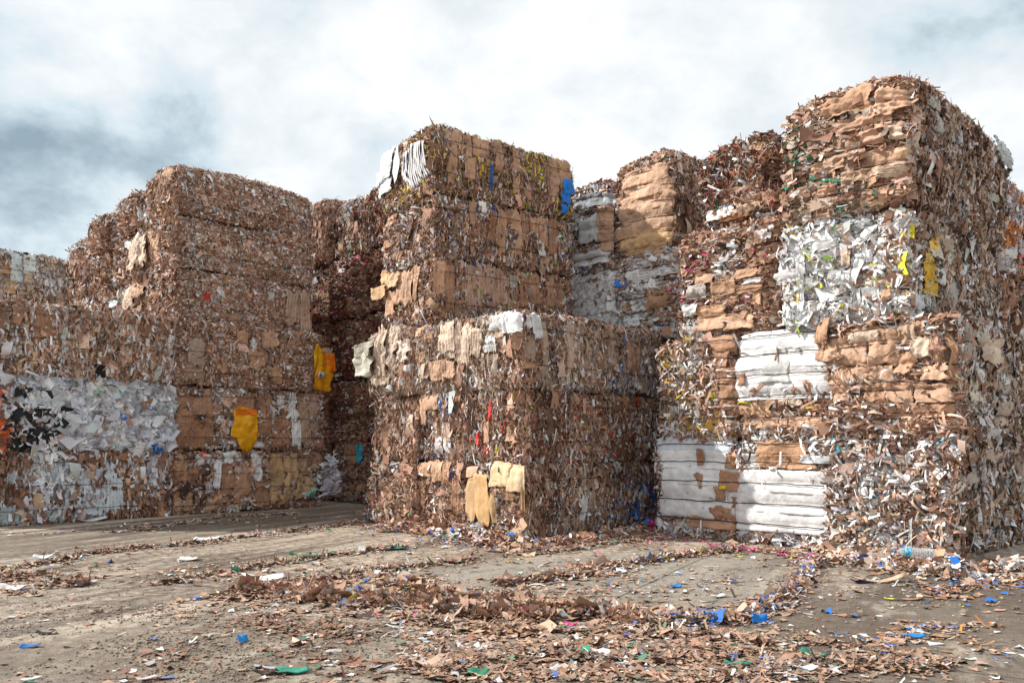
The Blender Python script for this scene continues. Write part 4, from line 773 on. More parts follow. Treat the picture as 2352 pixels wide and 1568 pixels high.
pn(b, 'B', 5, 1868, 985, 1912, 1075, (0.62, 0.60, 0.55), name='printed_bag', label='grey white bag panel', mat=M_GLOSS, off=0.12, rag=0.03)
for (x0, y0, x1, y1) in [(1884, 1024, 1887, 1042), (1891, 1024, 1893.5, 1042), (1898, 1024, 1900.5, 1042), (1891, 1024, 1900, 1027), (1891, 1039, 1900, 1042), (1884, 1000, 1902, 1004)]:
    pn(b, 'B', 5, x0, y0, x1, y1, (0.06, 0.08, 0.12), name='lettering', mat=M_GLOSS, off=0.25, rag=0.0, fold=('v', 1, 0), crump=0.0, n=(3, 3), clip=False, keep=1)
pn(b, 'B', 5, 1820, 1060, 1880, 1130, (0.72, 0.45, 0.02), name='printed_bag', mat=M_GLOSS, off=0.11, rag=0.04)
many(b, 'B', 5, [(2120, 990, 2190, 1060, (0.40, 0.25, 0.15)), (1780, 1120, 1830, 1200, (0.7, 0.74, 0.8)), (1950, 1030, 1990, 1180, (0.5, 0.48, 0.45)), (1700, 1050, 1760, 1130, (0.7, 0.72, 0.75))], rag=0.1, off=0.05)
b.root['note'] = ''; del b.root['note']
b.finish()
b = Bale('highest bale of the whole yard, tan boards over green flecked layers at the right corner', (10.68, 14.45, 3.72, 5.34, 4.38, 6.08), pal((KR, 66), (PALE, 22), (DK, 6), (WH, 3), (GRN, 1.0)), GP, -0.6, bands=6, bamp=0.045,
         A=dict(fins=0.26, shred=0.08, tilt=0.5, streak='h', size=(0.05, 0.17)), Bf=dict(streak='v', fins=0.5, shred=0.06, tilt=0.45, size=(0.05, 0.14), pal=pal((PALE, 42), (GW, 6), (DK, 30), (KR, 22), (WH, 5))), dens=620, faces='ABTR', wires=5, rough=1.3, dome=0.10, r=0.13, arch=0.0,
         spots=[(GRN, 0.22, (-1.9, 0.0, -0.55), (9, 0.9, 0.22))])
many(b, 'A', 5, [(1350, 95, 1600, 195, TAN2, dict(fold=('h', 1.5, 0.05), off=0.14)), (1580, 45, 1790, 190, TAN, dict(fold=('h', 4, 0.03), off=0.13, prof=[(0, 0, 0.7), (0.5, 0.1, 1.0), (1, 0.4, 1.0)])), (1430, 205, 1620, 275, (0.46, 0.30, 0.20)), (1620, 160, 1700, 260, TAN), (1680, 240, 1740, 320, PAL), (1440, 280, 1650, 370, (0.46, 0.30, 0.21)), (1340, 370, 1560, 450, (0.48, 0.33, 0.22)), (1550, 370, 1760, 470, (0.48, 0.32, 0.20)), (1450, 470, 1600, 560, (0.50, 0.35, 0.23)), (1290, 440, 1460, 500, TAN), (1600, 460, 1760, 530, PAL, dict(fold=('h', 6, 0.03))), (1600, 560, 1680, 640, TAN), (1330, 580, 1420, 630, TAN)], rag=0.07, off=0.08, crump=0.03, fold=('h', 2, 0.03), keep=0.22)
many(b, 'B', 5, [(1830, 80, 1870, 160, (0.5, 0.5, 0.47)), (1870, 110, 1905, 300, (0.5, 0.49, 0.46)), (1820, 360, 1870, 480, (0.4, 0.34, 0.28)), (1990, 250, 2010, 340, GRW), (2040, 520, 2070, 600, (0.5, 0.48, 0.45)), (1830, 240, 1870, 320, (0.46, 0.40, 0.33)), (2140, 580, 2190, 640, (0.5, 0.48, 0.42))], rag=0.08, off=0.05)
many(b, 'B', 5, [(2170, 350, 2250, 410, (0.66, 0.72, 0.74)), (2190, 400, 2245, 450, (0.6, 0.66, 0.7))], name='white_sheet', label='crumpled white sheet jutting from the far end', rag=0.15, off=0.22, fold=('h', 5, 0.05), clip=False)
b.finish()
b = Bale('brown bale with tan rolls along its lower edge, left of the white strip bale', (10.85, 14.2, 5.58, 7.1, 3.0, 4.62), pal((KR, 66), (DK, 14), (WH, 10), (PINK, 1.2)), GP, -0.5, bands=5, bamp=0.05,
         A=dict(fins=0.3, shred=0.12, tilt=0.6, streak='h', size=(0.05, 0.16)), dens=560, faces='ABTL', wires=4, rough=1.2, spots=[(WH[0][0], 0.6, (-1.7, 0, -0.15), (9, 0.9, 0.14)), (PINK, 0.12, (-1.7, 0.6, 0.6), (9, 0.3, 0.2)), (PINK, 0.15, (-1.7, 0.3, -0.4), (9, 0.5, 0.1))])
many(b, 'A', 5, [(665, 1075, 755, 1145, (0.5, 0.46, 0.42)), (780, 1060, 900, 1130, TAN2), (880, 1075, 1040, 1120, TAN2), (650, 1175, 710, 1235, (0.74, 0.74, 0.72)), (710, 1185, 850, 1240, TAN2), (695, 1235, 850, 1310, TAN), (850, 1230, 1000, 1300, TAN), (705, 1020, 790, 1070, TAN), (900, 990, 1010, 1040, TAN2), (945, 1045, 1040, 1068, WHT), (1000, 1120, 1040, 1180, TAN2)], name='cardboard_roll', rag=0.05, off=0.11, fold=('h', 1, 0.03), keep=0.15)
b.finish()
b = Bale('dark bale of stringy brown red and white shreds, left of the highest bale', (11.2, 14.3, 5.76, 7.02, 4.66, 6.04), pal((KR, 26), (DK, 54), (WH, 10), (RED, 1.6), ((0.4, 0.12, 0.05), 6), (PINK, 0.7), (BLUE, 0.5), (GRN, 0.4)), GP, 1.2, bands=4, bamp=0.03,
         A=dict(fins=0.25, shred=0.34, strips=0.12, tilt=0.65, size=(0.05, 0.16)), dens=560, faces='ABTL', wires=4, rough=1.6, dome=0.16, r=0.2, arch=0.06)
many(b, 'A', 5, [(755, 680, 890, 745, (0.70, 0.70, 0.68)), (830, 690, 990, 740, (0.36, 0.17, 0.09)), (1010, 700, 1100, 750, (0.70, 0.74, 0.82), dict(rag=0.2)), (910, 600, 1110, 680, (0.48, 0.32, 0.20), dict(rag=0.14)), (1150, 530, 1210, 600, (0.30, 0.15, 0.08)), (980, 320, 1050, 360, TAN2), (850, 690, 1050, 710, PAL)], rag=0.08, off=0.09, keep=0.3)
pn(b, 'A', 5, 1160, 285, 1245, 350, (0.66, 0.72, 0.74), name='white_sheet', label='pale curled sheet on top edge', off=0.2, rag=0.06, clip=False, fold=('v', 1, 0.02))
b.finish()

# --- far right, beyond the corner pile
GX = 'bales beyond the far end of the right pile'
for (lab, box, pp, dens, rows) in [
    ('bale of orange and white plastic film behind the highest bale', (14.62, 15.75, 3.7, 5.2, 4.15, 5.55), pal((ORG, 34), (WH, 30), (RED, 4), (KR, 10), (GW, 10)), 380, [(2185, 500, 2240, 640, (0.78, 0.16, 0.03)), (2190, 640, 2230, 800, (0.7, 0.16, 0.04)), (2205, 780, 2240, 910, WHT)]),
    ('bale of dark blue grey film and paper at the upper right edge of the photo', (15.8, 17.6, 3.6, 5.1, 4.2, 5.6), pal((GW, 26), (DK, 24), ((0.05, 0.12, 0.18), 26), (CYAN, 3), (PALE, 12)), 330, [(2250, 560, 2290, 800, (0.12, 0.17, 0.22)), (2300, 540, 2340, 700, (0.22, 0.26, 0.28))]),
    ('bale of stacked tan box layers behind the white strip bale', (14.5, 15.55, 3.72, 5.2, 3.0, 4.1), pal((KR, 76), (DK, 20), (WH, 3)), 330, [(2125, 990, 2190, 1060, TAN2), (2125, 1060, 2195, 1130, TAN2), (2130, 1130, 2195, 1200, TAN2), (2130, 1200, 2190, 1270, TAN2)]),
    ('bale of white and blue plastic wrap at the right edge of the photo', (15.6, 17.6, 3.65, 5.1, 3.0, 4.15), pal((WH, 40), (GW, 24), ((0.01, 0.13, 0.30), 18), (DK, 10), (YEL, 0.6)), 330, [(2270, 980, 2345, 1120, (0.01, 0.14, 0.32)), (2285, 1010, 2310, 1100, (0.55, 0.52, 0.25)), (2225, 980, 2265, 1120, (0.66, 0.70, 0.78)), (2230, 1160, 2290, 1250, (0.6, 0.66, 0.72)), (2300, 1160, 2345, 1240, (0.01, 0.14, 0.30))])]:
    b = Bale(lab, box, pp, GX, 0.5, Bf=dict(streak='v', fins=0.3, shred=0.1, tilt=0.55), dens=dens, size=(0.05, 0.17), faces='ABT', wires=4, rough=1.4, name='plastic_bale' if 'film' in lab or 'plastic' in lab else 'paper_bale', cat='plastic bale' if 'film' in lab or 'plastic' in lab else 'paper bale')
    many(b, 'B', 5, rows, rag=0.12, off=0.07, fold=('v', 3, 0.04), name='plastic_sheet' if 'plastic' in lab or 'film' in lab else 'folded_cardboard_layer', mat=M_GLOSS if 'tan' not in lab else None)
    b.finish()

# ------------------------------------------------------------------ ground
def gp(x, y):
    """photo point -> ground point"""
    Y = 1900.0*HC/(y-1020); return ((x-1176)/1900.0*Y, Y)
WDIR = np.array([0.46, 0.888])
def seg_dist(P, pts):
    d = np.full(len(P), 1e9); tt = np.zeros(len(P)); m = len(pts)-1
    for i in range(m):
        a = np.array(pts[i]); b = np.array(pts[i+1]); ab = b-a
        t = np.clip(((P-a)@ab)/max(ab@ab, 1e-9), 0, 1); q = a+t[:, None]*ab
        dd = np.linalg.norm(P-q, axis=1); k = dd < d; d = np.where(k, dd, d); tt = np.where(k, (i+t)/m, tt)
    return d, tt
def xyn(P, sc, seed):
    return noise(np.stack([P[:, 0]*sc, P[:, 1]*sc, np.zeros(len(P))+0.5], 1), seed)
# low relief of the yard surface
def gz(P):
    # muddy crusts lie in the left and front part of the yard
    mud = np.clip(1.25-np.linalg.norm((P-np.array([-2.2, 5.6]))/np.array([3.2, 2.2]), axis=1), 0, 1)
    far = np.clip((9-P[:, 1])/3, 0, 1)
    return 0.006*xyn(P, 1.3, 21) + mud*far*(0.010*xyn(P, 5, 22)+0.010*np.maximum(xyn(P, 16, 23), 0)+0.006*xyn(P, 40, 24))
def ground():
    # one sheet: fine in front, coarse to the horizon
    ys = np.concatenate([np.array([-900, -200, -40, -8, 0, 2.5]), np.arange(3.4, 9.5, 0.035), np.arange(9.5, 24, 0.25), np.array([30, 50, 100, 300, 1500])])
    xs = np.concatenate([np.array([-1500, -300, -60, -20, -12]), np.arange(-8, -5, 0.2), np.arange(-5, 5.2, 0.035), np.arange(5.2, 12, 0.25), np.array([20, 60, 300, 1500])])
    X, Y = np.meshgrid(xs, ys); P = np.stack([X.ravel(), Y.ravel()], 1); z = gz(P)
    z *= (np.abs(P[:, 0]) < 12)*(P[:, 1] > 2)*(P[:, 1] < 25)
    nx, ny = len(xs), len(ys); i = np.arange(ny-1)[:, None]*nx+np.arange(nx-1)[None, :]
    F = np.stack([i, i+1, i+nx+1, i+nx], 2).reshape(-1, 4)
    o = mesh('ground', np.stack([P[:, 0], P[:, 1], z], 1), [F], None, mat_ground(), None)
    o.data.polygons.foreach_set('use_smooth', np.ones(len(F), bool))
    tag(o, 'dirty concrete yard with dusty pale streaks and damp brown patches', kind='structure')
def mat_ground():
    m, nt, b = newmat('dirty_concrete')
    def nn(t): return nt.nodes.new(t)
    def lk(a, c): nt.links.new(a, c)
    t = nn('ShaderNodeTexCoord')
    def tex(scale, det, rough, rot=0.0, sc=(1, 1, 1), loc=(0, 0, 0), dist=0.0):
        mp = nn('ShaderNodeMapping'); lk(t.outputs['Object'], mp.inputs[0]); mp.vector_type = 'TEXTURE'
        mp.inputs['Rotation'].default_value = (0, 0, rot); mp.inputs['Scale'].default_value = sc; mp.inputs['Location'].default_value = loc
        n = nn('ShaderNodeTexNoise'); lk(mp.outputs[0], n.inputs['Vector']); n.inputs['Scale'].default_value = scale; n.inputs['Detail'].default_value = det; n.inputs['Roughness'].default_value = rough; n.inputs['Distortion'].default_value = dist
        return n.outputs['Fac']
    ang = math.atan2(WDIR[1], WDIR[0])
    streak = tex(1.1, 7, 0.6, ang, (5.0, 0.55, 1), (0, 0, 0), 0.4)
    patch = tex(0.42, 5, 0.55, ang, (1.8, 0.9, 1), (3.0, 1.0, 0))
    fine = tex(9.0, 8, 0.72); grit = tex(70.0, 4, 0.7)
    def ma(op, a, c, cl=False):
        n = nn('ShaderNodeMath'); n.operation = op; n.use_clamp = cl
        for i, x in enumerate((a, c)):
            if isinstance(x, (int, float)): n.inputs[i].default_value = x
            else: lk(x, n.inputs[i])
        return n.outputs[0]
    def mask(cx, cy, rx, ry, rot, soft=0.5):     # patch with its own place on the yard
        mp = nn('ShaderNodeMapping'); mp.vector_type = 'TEXTURE'; lk(t.outputs['Object'], mp.inputs[0]); mp.inputs['Location'].default_value = (cx, cy, 0); mp.inputs['Rotation'].default_value = (0, 0, rot); mp.inputs['Scale'].default_value = (rx, ry, 1)
        sx = nn('ShaderNodeSeparateXYZ'); lk(mp.outputs[0], sx.inputs[0])
        d = ma('SQRT', ma('ADD', ma('MULTIPLY', sx.outputs[0], sx.outputs[0]), ma('MULTIPLY', sx.outputs[1], sx.outputs[1])), 0.0)
        d = ma('ADD', d, ma('MULTIPLY', ma('SUBTRACT', fine, 0.5), 0.7)); d = ma('ADD', d, ma('MULTIPLY', ma('SUBTRACT', streak, 0.5), 1.3))
        r = nn('ShaderNodeMapRange'); r.interpolation_type = 'SMOOTHSTEP'; lk(d, r.inputs[0]); r.inputs[1].default_value = 1+soft*0.5; r.inputs[2].default_value = 1-soft*0.5; r.inputs[3].default_value = 0; r.inputs[4].default_value = 1
        return r.outputs[0]
    def mix(f, a, c):
        n = nn('ShaderNodeMixRGB')
        if isinstance(f, (int, float)): n.inputs[0].default_value = f
        else: lk(f, n.inputs[0])
        for i, x in enumerate((a, c)):
            if isinstance(x, tuple): n.inputs[i+1].default_value = (*x, 1)
            else: lk(x, n.inputs[i+1])
        return n.outputs[0]
    base = nn('ShaderNodeValToRGB'); lk(ma('ADD', ma('MULTIPLY', streak, 0.5), ma('MULTIPLY', fine, 0.5)), base.inputs[0]); e = base.color_ramp.elements
    e[0].position = 0.40; e[0].color = (0.085, 0.064, 0.048, 1); e[1].position = 0.59; e[1].color = (0.56, 0.475, 0.38, 1)
    k = e.new(0.48); k.color = (0.26, 0.20, 0.152, 1)
    c = base.outputs[0]
    # flat grey patches in the middle and right
    for (px, py, rx, ry, rot) in [(1500, 1300, 2.0, 1.1, 0.6), (1620, 1350, 1.3, 0.9, 0.5), (1200, 1310, 1.6, 0.8, 0.7)]:
        gx, gy = gp(px, py); c = mix(ma('MULTIPLY', mask(gx, gy, rx, ry, rot, 0.8), 0.75), c, (0.30, 0.275, 0.235))
    # left wall foot and gap: wall shade put into colour; right front: damp grime
    for (px, py, rx, ry, rot, st) in [(300, 1225, 6.5, 1.25, R(48), 0.6), (760, 1180, 3.5, 1.6, R(48), 0.65), (2150, 1420, 2.2, 1.3, 0.2, 0.8), (2300, 1330, 1.6, 2.0, 0.5, 0.8), (2100, 1560, 1.6, 0.8, 0.1, 0.65)]:
        gx, gy = gp(px, py); c = mix(ma('MULTIPLY', mask(gx, gy, rx, ry, rot, 0.7), st), c, (0.10, 0.074, 0.053))
    gx, gy = gp(500, 1500); c = mix(ma('MULTIPLY', mask(gx, gy, 3.2, 1.2, 0.1, 1.0), 0.5), c, (0.16, 0.125, 0.09))
    # dust veil and grit
    blot = tex(2.2, 9, 0.7, ang, (1.6, 0.8, 1), (7.0, 2.0, 0), 0.6)
    rb = nn('ShaderNodeMapRange'); rb.interpolation_type = 'SMOOTHSTEP'; lk(blot, rb.inputs[0]); rb.inputs[1].default_value = 0.52; rb.inputs[2].default_value = 0.66; rb.inputs[3].default_value = 0; rb.inputs[4].default_value = 0.75
    c = mix(rb.outputs[0], c, (0.13, 0.09, 0.062))
    pale = tex(1.4, 8, 0.65, ang, (2.5, 0.7, 1), (1.0, 9.0, 0), 0.5)
    rp_ = nn('ShaderNodeMapRange'); rp_.interpolation_type = 'SMOOTHSTEP'; lk(pale, rp_.inputs[0]); rp_.inputs[1].default_value = 0.56; rp_.inputs[2].default_value = 0.68; rp_.inputs[3].default_value = 0; rp_.inputs[4].default_value = 0.6
    c = mix(rp_.outputs[0], c, (0.50, 0.46, 0.38))
    # slab joints
    def joint(rot, off, per):
        mp = nn('ShaderNodeMapping'); lk(t.outputs['Object'], mp.inputs[0]); mp.inputs['Rotation'].default_value = (0, 0, rot); mp.inputs['Location'].default_value = (off, 0, 0)
        sx = nn('ShaderNodeSeparateXYZ'); lk(mp.outputs[0], sx.inputs[0])
        x = ma('ADD', sx.outputs[0], ma('MULTIPLY', ma('SUBTRACT', fine, 0.5), 0.05))
        fr = ma('FRACT', ma('DIVIDE', x, per), 0.0); d = ma('MULTIPLY', ma('ABSOLUTE', ma('SUBTRACT', fr, 0.5), 0.0), per)
        r = nn('ShaderNodeMapRange'); lk(d, r.inputs[0]); r.inputs[1].default_value = 0.006; r.inputs[2].default_value = 0.022; r.inputs[3].default_value = 0.75; r.inputs[4].default_value = 0
        return r.outputs[0]
    c = mix(joint(-R(62), 1.1, 4.6), c, (0.05, 0.04, 0.032)); c = mix(joint(R(28), 0.4, 4.6), c, (0.05, 0.04, 0.032))
    gr = nn('ShaderNodeMapRange'); lk(grit, gr.inputs[0]); gr.inputs[1].default_value = 0.3; gr.inputs[2].default_value = 0.7; gr.inputs[3].default_value = 0.58; gr.inputs[4].default_value = 1.28
    vm = nn('ShaderNodeVectorMath'); vm.operation = 'SCALE'; lk(c, vm.inputs[0]); lk(gr.outputs[0], vm.inputs['Scale'])
    lk(vm.outputs[0], b.inputs['Base Color'])
    rr = nn('ShaderNodeMapRange'); lk(streak, rr.inputs[0]); rr.inputs[1].default_value = 0.35; rr.inputs[2].default_value = 0.6; rr.inputs[3].default_value = 0.42; rr.inputs[4].default_value = 0.9
    lk(rr.outputs[0], b.inputs['Roughness'])
    bp = nn('ShaderNodeBump'); bp.inputs['Strength'].default_value = 0.9; bp.inputs['Distance'].default_value = 0.025; lk(ma('ADD', fine, ma('MULTIPLY', grit, 0.5)), bp.inputs['Height']); lk(bp.outputs[0], b.inputs['Normal'])
    return m
ground()

# ------------------------------------------------------------------ loose scraps (too many to count)
def scraps(name, label, strips, palette, group=None, seed=1, size=(0.03, 0.10), clus=0.45, blobs=()):
    """strips: (photo polyline, width m, scraps per metre, heap height m); blobs: (x, y, rx m, ry m, rot, count, heap height)"""
    rng = np.random.default_rng(seed); buf = Buf(); mounds = []
    allP = []; allH = []
    def inside_block(P):       # do not scatter inside the bale blocks
        u = (P[:, 0]+P[:, 1])/S2; v = (P[:, 1]-P[:, 0])/S2
        return ((u > 8.8) & (u < 12.1) & (v > 8.6)) | ((u > 10.8) & (v > 3.3) & (v < 7.4)) | ((v > 16.2) & (u < 10.0)) | (u > 14.5) | ((u > 11.3) & (v > 14.4))
    for (pl, w, dn, hh) in strips:
        pts = [gp(*q) for q in pl]; Ls = [math.dist(pts[i], pts[i+1]) for i in range(len(pts)-1)]
        N = int(sum(Ls)*dn*1.7); s = rng.choice(len(Ls), N, p=np.array(Ls)/sum(Ls)); t = rng.random(N)
        A_ = np.array(pts)[s]; B_ = np.array(pts)[s+1]; d = B_-A_; nrm = np.stack([-d[:, 1], d[:, 0]], 1)/np.linalg.norm(d, axis=1)[:, None]
        along = A_+d*t[:, None]
        thick = 0.35+0.75*np.abs(xyn(along, 0.9, seed+5))+0.35*xyn(along, 3.1, seed+6)
        r = rng.normal(0, 0.42, N)*w*thick*np.where(rng.random(N) < 0.42, rng.uniform(1.5, 5.0, N), 1.0)
        P = along+nrm*(r+w*1.1*xyn(along, 0.8, seed+3)+w*0.5*xyn(along, 2.6, seed+4))[:, None]
        H = hh*np.exp(-(r/(w*0.55))**2)*(0.6+0.6*np.abs(xyn(P, 2.3, seed+7)))
        allP.append(P); allH.append(H)
        if hh > 0.05: mounds.append((pts, w, hh))
    for (x, y, rx, ry, rot, N, hh) in blobs:
        g = np.array(gp(x, y)); q = rng.normal(0, 0.5, (N, 2)); rr = np.exp(-(q**2).sum(1)*1.6)
        ca, sa = math.cos(rot), math.sin(rot); Q = np.stack([q[:, 0]*rx, q[:, 1]*ry], 1)
        P = g+np.stack([Q[:, 0]*ca-Q[:, 1]*sa, Q[:, 0]*sa+Q[:, 1]*ca], 1)
        allP.append(P); allH.append(hh*rr*(0.6+0.6*np.abs(xyn(P, 2.3, seed+7))))
    P = np.concatenate(allP); H = np.concatenate(allH)
    k = ~inside_block(P) & (P[:, 1] > 3.5); P, H = P[k], H[k]; N = len(P)
    # scraps gather in drifts
    g = rng.random(N) < np.clip(0.65+0.9*xyn(P, 2.2, seed+9)+0.5*xyn(P, 7, seed+10), 0.12, 1); P, H = P[g], H[g]; N = len(P)
    H = H*0.75
    z = gz(P) + np.where(H > 0.004, H*rng.uniform(0.35, 1.0, N), 0) + 0.006
    P3 = np.stack([P[:, 0], P[:, 1], z], 1)
    col = colours(palette, P3, rng, clus)
    du_ = (rng.random(N)**1.6*0.75*np.clip(1.2-H/0.06, 0.3, 1))[:, None]; col = col*(1-du_)+np.array([0.27, 0.22, 0.165])*du_   # trodden dust
    lo, hi = size; L = lo+(hi-lo)*rng.random(N)**2.4; L = np.where(rng.random(N) < 0.03, L*1.7, L*0.82); Wd = L*rng.uniform(0.3, 1.0, N)
    lp = np.clip(H/0.05, 0, 1)
    Nn = nz(np.stack([rng.normal(0, 0.05+0.45*lp), rng.normal(0, 0.05+0.45*lp), np.ones(N)], 1))
    ang = rng.uniform(0, 2*np.pi, N); T = np.stack([np.cos(ang), np.sin(ang), np.zeros(N)], 1)
    off = np.abs(rng.normal(0, 0.006, N))
    flakes(buf, P3, Nn, T, L, Wd, rng.normal(0, 0.03+0.4*lp), rng.normal(0, 0.04+0.5*lp), np.abs(rng.normal(0, 0.22, N)), off, col, 2, 0.18, rng)
    sh_ = rng.random(N) < 0.05; m = sh_
    flakes(buf, P3[m], Nn[m], T[m], rng.uniform(0.08, 0.26, m.sum()), rng.uniform(0.008, 0.02, m.sum()), rng.normal(0, 0.12, m.sum()), rng.normal(0, 0.3, m.sum()), rng.normal(0.2, 0.3, m.sum()), off[m]+0.01, col[m], 4, 0.1, rng)
    o = buf.build(name, M_SCRAP); tag(o, label, 'paper scraps', group, 'stuff')
    return o
def mound(strips, palette, seed, name, label):
    """heaped scraps with a body: a ridge surface of small facets under the loose flakes"""
    rng = np.random.default_rng(seed); buf = Buf()
    for (pl, w, hh) in strips:
        pts = [gp(*q) for q in pl]; arr = np.array(pts); x0, y0 = arr.min(0)-w*1.1; x1, y1 = arr.max(0)+w*1.1
        st = 0.05; xs = np.arange(x0, x1, st); ys = np.arange(y0, y1, st); X, Y = np.meshgrid(xs, ys); P = np.stack([X.ravel(), Y.ravel()], 1)
        P += rng.normal(0, st*0.2, P.shape)
        d, t = seg_dist(P, pts); fall = np.clip(1-(d/(w*(0.9+0.35*xyn(P, 1.7, seed)))), 0, 1)
        z = hh*(fall**1.2)*(0.75+0.35*xyn(P, 2.0, seed+1)+0.25*xyn(P, 7, seed+2)) + rng.normal(0, 0.012, len(P))*(fall > 0.02) - 0.01
        nx, ny = len(xs), len(ys); i = np.arange(ny-1)[:, None]*nx+np.arange(nx-1)[None, :]
        F = np.stack([i, i+1, i+nx+1, i+nx], 2).reshape(-1, 4); F = F[(fall[F].min(1) > 0)]
        if not len(F): continue
        V = np.stack([P[:, 0], P[:, 1], z], 1); cen = V[F].mean(1); col = colours(palette, cen, rng, 1.0)*0.85
        buf.add(V, F, col)
        # loose flakes on the slope
        n = int(len(F)*1.5); k = rng.integers(0, len(F), n); c = V[F[k]].mean(1)+rng.normal(0, 0.02, (n, 3))
        e1 = V[F[k, 1]]-V[F[k, 0]]; e2 = V[F[k, 3]]-V[F[k, 0]]; nn_ = nz(np.cross(e1, e2)); nn_ = nz(nn_*0.5+np.array([0, 0, 0.8])+rng.normal(0, 0.35, (n, 3)))
        ang = rng.uniform(0, 6.28, n); T = np.stack([np.cos(ang), np.sin(ang), 0*ang], 1); L = 0.035+0.10*rng.random(n)**2
        flakes(buf, c, nn_, T, L, L*rng.uniform(0.35, 0.9, n), rng.normal(0, 0.4, n), rng.normal(0, 0.5, n), rng.normal(0.1, 0.3, n), np.abs(rng.normal(0.012, 0.012, n)), colours(palette, c, rng, 1.0), 2, 0.18, rng)
    o = buf.build(name, M_SCRAP); tag(o, label, 'paper scraps', None, 'stuff'); return o
GPAL = pal((KR, 80), (WH, 9), (DK, 7), (BLUE, 1.2), (GRN, 1.2), (YEL, 0.4), (PINK, 0.3))
SG = 'scrap litter on the yard'
mound([([(862, 1180), (960, 1215), (1085, 1240), (1195, 1262)], 0.42, 0.24), ([(1200, 1262), (1330, 1245), (1500, 1215)], 0.25, 0.12)], pal((KR, 84), (DK, 8), (WH, 6), (BLUE, 1), (GRN, 0.5)), 31, 'scrap_heap', 'brown scraps banked against the foot of the middle block')
mound([([(1535, 1216), (1600, 1212), (1700, 1224)], 0.50, 0.34), ([(1700, 1232), (1800, 1240), (1900, 1250)], 0.42, 0.22)], pal((KR, 78), (DK, 8), (WH, 10), (PINK, 6.0), (YEL, 0.8), (BLUE, 0.8)), 32, 'scrap_heap', 'heap of scraps with magenta bits in front of the white wrapped bales')
mound([([(1900, 1262), (2000, 1285), (2100, 1305), (2195, 1318)], 0.42, 0.26), ([(2200, 1318), (2352, 1296)], 0.22, 0.10)], pal((KR, 60), (WH, 26), (PALE, 10), (DK, 5), (BLUE, 0.8)), 33, 'scrap_heap', 'white and brown scraps piled at the foot of the right corner under the bottle')
scraps('paper_scraps', 'brown and blue scraps spread along the foot of the middle block', [([(850, 1185), (1000, 1235), (1190, 1275)], 0.50, 520, 0.04), ([(1190, 1275), (1350, 1255), (1520, 1225)], 0.30, 330, 0.03), ([(1150, 1275), (1250, 1275)], 0.25, 200, 0.02)], pal((KR, 76), (WH, 8), (DK, 6), (BLUE, 6), (GRN, 1.5), (YEL, 0.6)), SG, 41)
scraps('paper_scraps', 'magenta yellow and brown litter spread before the white wrapped bales', [([(1430, 1232), (1600, 1240), (1720, 1252)], 0.95, 620, 0.03), ([(1650, 1262), (1800, 1272), (1920, 1285)], 0.60, 560, 0.03)], pal((KR, 66), (WH, 12), (DK, 5), (PINK, 16), (YEL, 4), (BLUE, 2)), SG, 42)
scraps('paper_scraps', 'white and tan scraps scattered at the foot of the right corner bale', [([(1880, 1285), (2050, 1318), (2200, 1335)], 0.45, 620, 0.06), ([(2200, 1335), (2352, 1312)], 0.35, 300, 0.03)], pal((KR, 60), (WH, 24), (PALE, 8), (DK, 8), (BLUE, 1.5), (GRN, 0.6)), SG, 43, size=(0.04, 0.14))
scraps('paper_scraps', 'diagonal ridge of brown white and blue scraps crossing the slab toward the right corner', [([(1890, 1290), (1840, 1345), (1790, 1375), (1735, 1412), (1650, 1432)], 0.13, 1100, 0.09), ([(1730, 1420), (1600, 1436), (1450, 1430)], 0.22, 1100, 0.07)], pal((KR, 64), (WH, 16), (DK, 6), (BLUE, 9), (NAVY, 1.5), (YEL, 0.5)), SG, 44, size=(0.03, 0.10))
scraps('paper_scraps', 'big drift of brown board scraps in the centre of the yard', [([(640, 1345), (760, 1375), (900, 1385), (1060, 1395)], 0.42, 2600, 0.11), ([(1000, 1400), (1150, 1405), (1290, 1412)], 0.42, 2200, 0.10), ([(880, 1350), (1050, 1365), (1250, 1385)], 0.4, 1700, 0.07), ([(900, 1425), (1200, 1440), (1450, 1455)], 0.35, 900, 0.02), ([(700, 1330), (820, 1320), (960, 1350)], 0.24, 900, 0.06), ([(1200, 1370), (1330, 1400), (1500, 1440)], 0.6, 2600, 0.07), ([(1150, 1345), (1290, 1330), (1420, 1300)], 0.22, 1200, 0.05)], pal((KR, 88), (WH, 6), (DK, 8), (BLUE, 1.2), (GRN, 0.9), (YEL, 0.4), (PINK, 0.25)), SG, 45, size=(0.03, 0.13))
scraps('paper_scraps', 'thin row of scraps from the magenta heap down to the central drift', [([(1660, 1262), (1560, 1275), (1460, 1290), (1400, 1300), (1340, 1325)], 0.20, 900, 0.06)], pal((KR, 80), (WH, 8), (DK, 6), (BLUE, 4), (YEL, 0.8)), SG, 46)
scraps('paper_scraps', 'long windrow of brown scraps nearest the low left wall', [([(280, 1224), (400, 1206), (500, 1186), (650, 1183), (760, 1170), (860, 1160)], 0.30, 200, 0.02), ([(600, 1188), (760, 1172)], 0.4, 130, 0.02)], pal((KR, 70), (WH, 16), (DK, 10), (NAVY, 3), (GRN, 1)), SG, 47)
scraps('paper_scraps', 'long windrow of brown scraps from the left edge to the middle block', [([(-80, 1325), (100, 1292), (250, 1266), (420, 1250), (500, 1243), (600, 1228), (700, 1218), (850, 1200)], 0.22, 520, 0.035)], GPAL, SG, 48)
scraps('paper_scraps', 'windrow of scraps with green pieces left of the central drift', [([(350, 1345), (430, 1330), (500, 1318), (650, 1290), (760, 1275), (850, 1268), (930, 1256)], 0.20, 560, 0.04)], pal((KR, 80), (WH, 8), (DK, 6), (GRN, 5)), SG, 49)
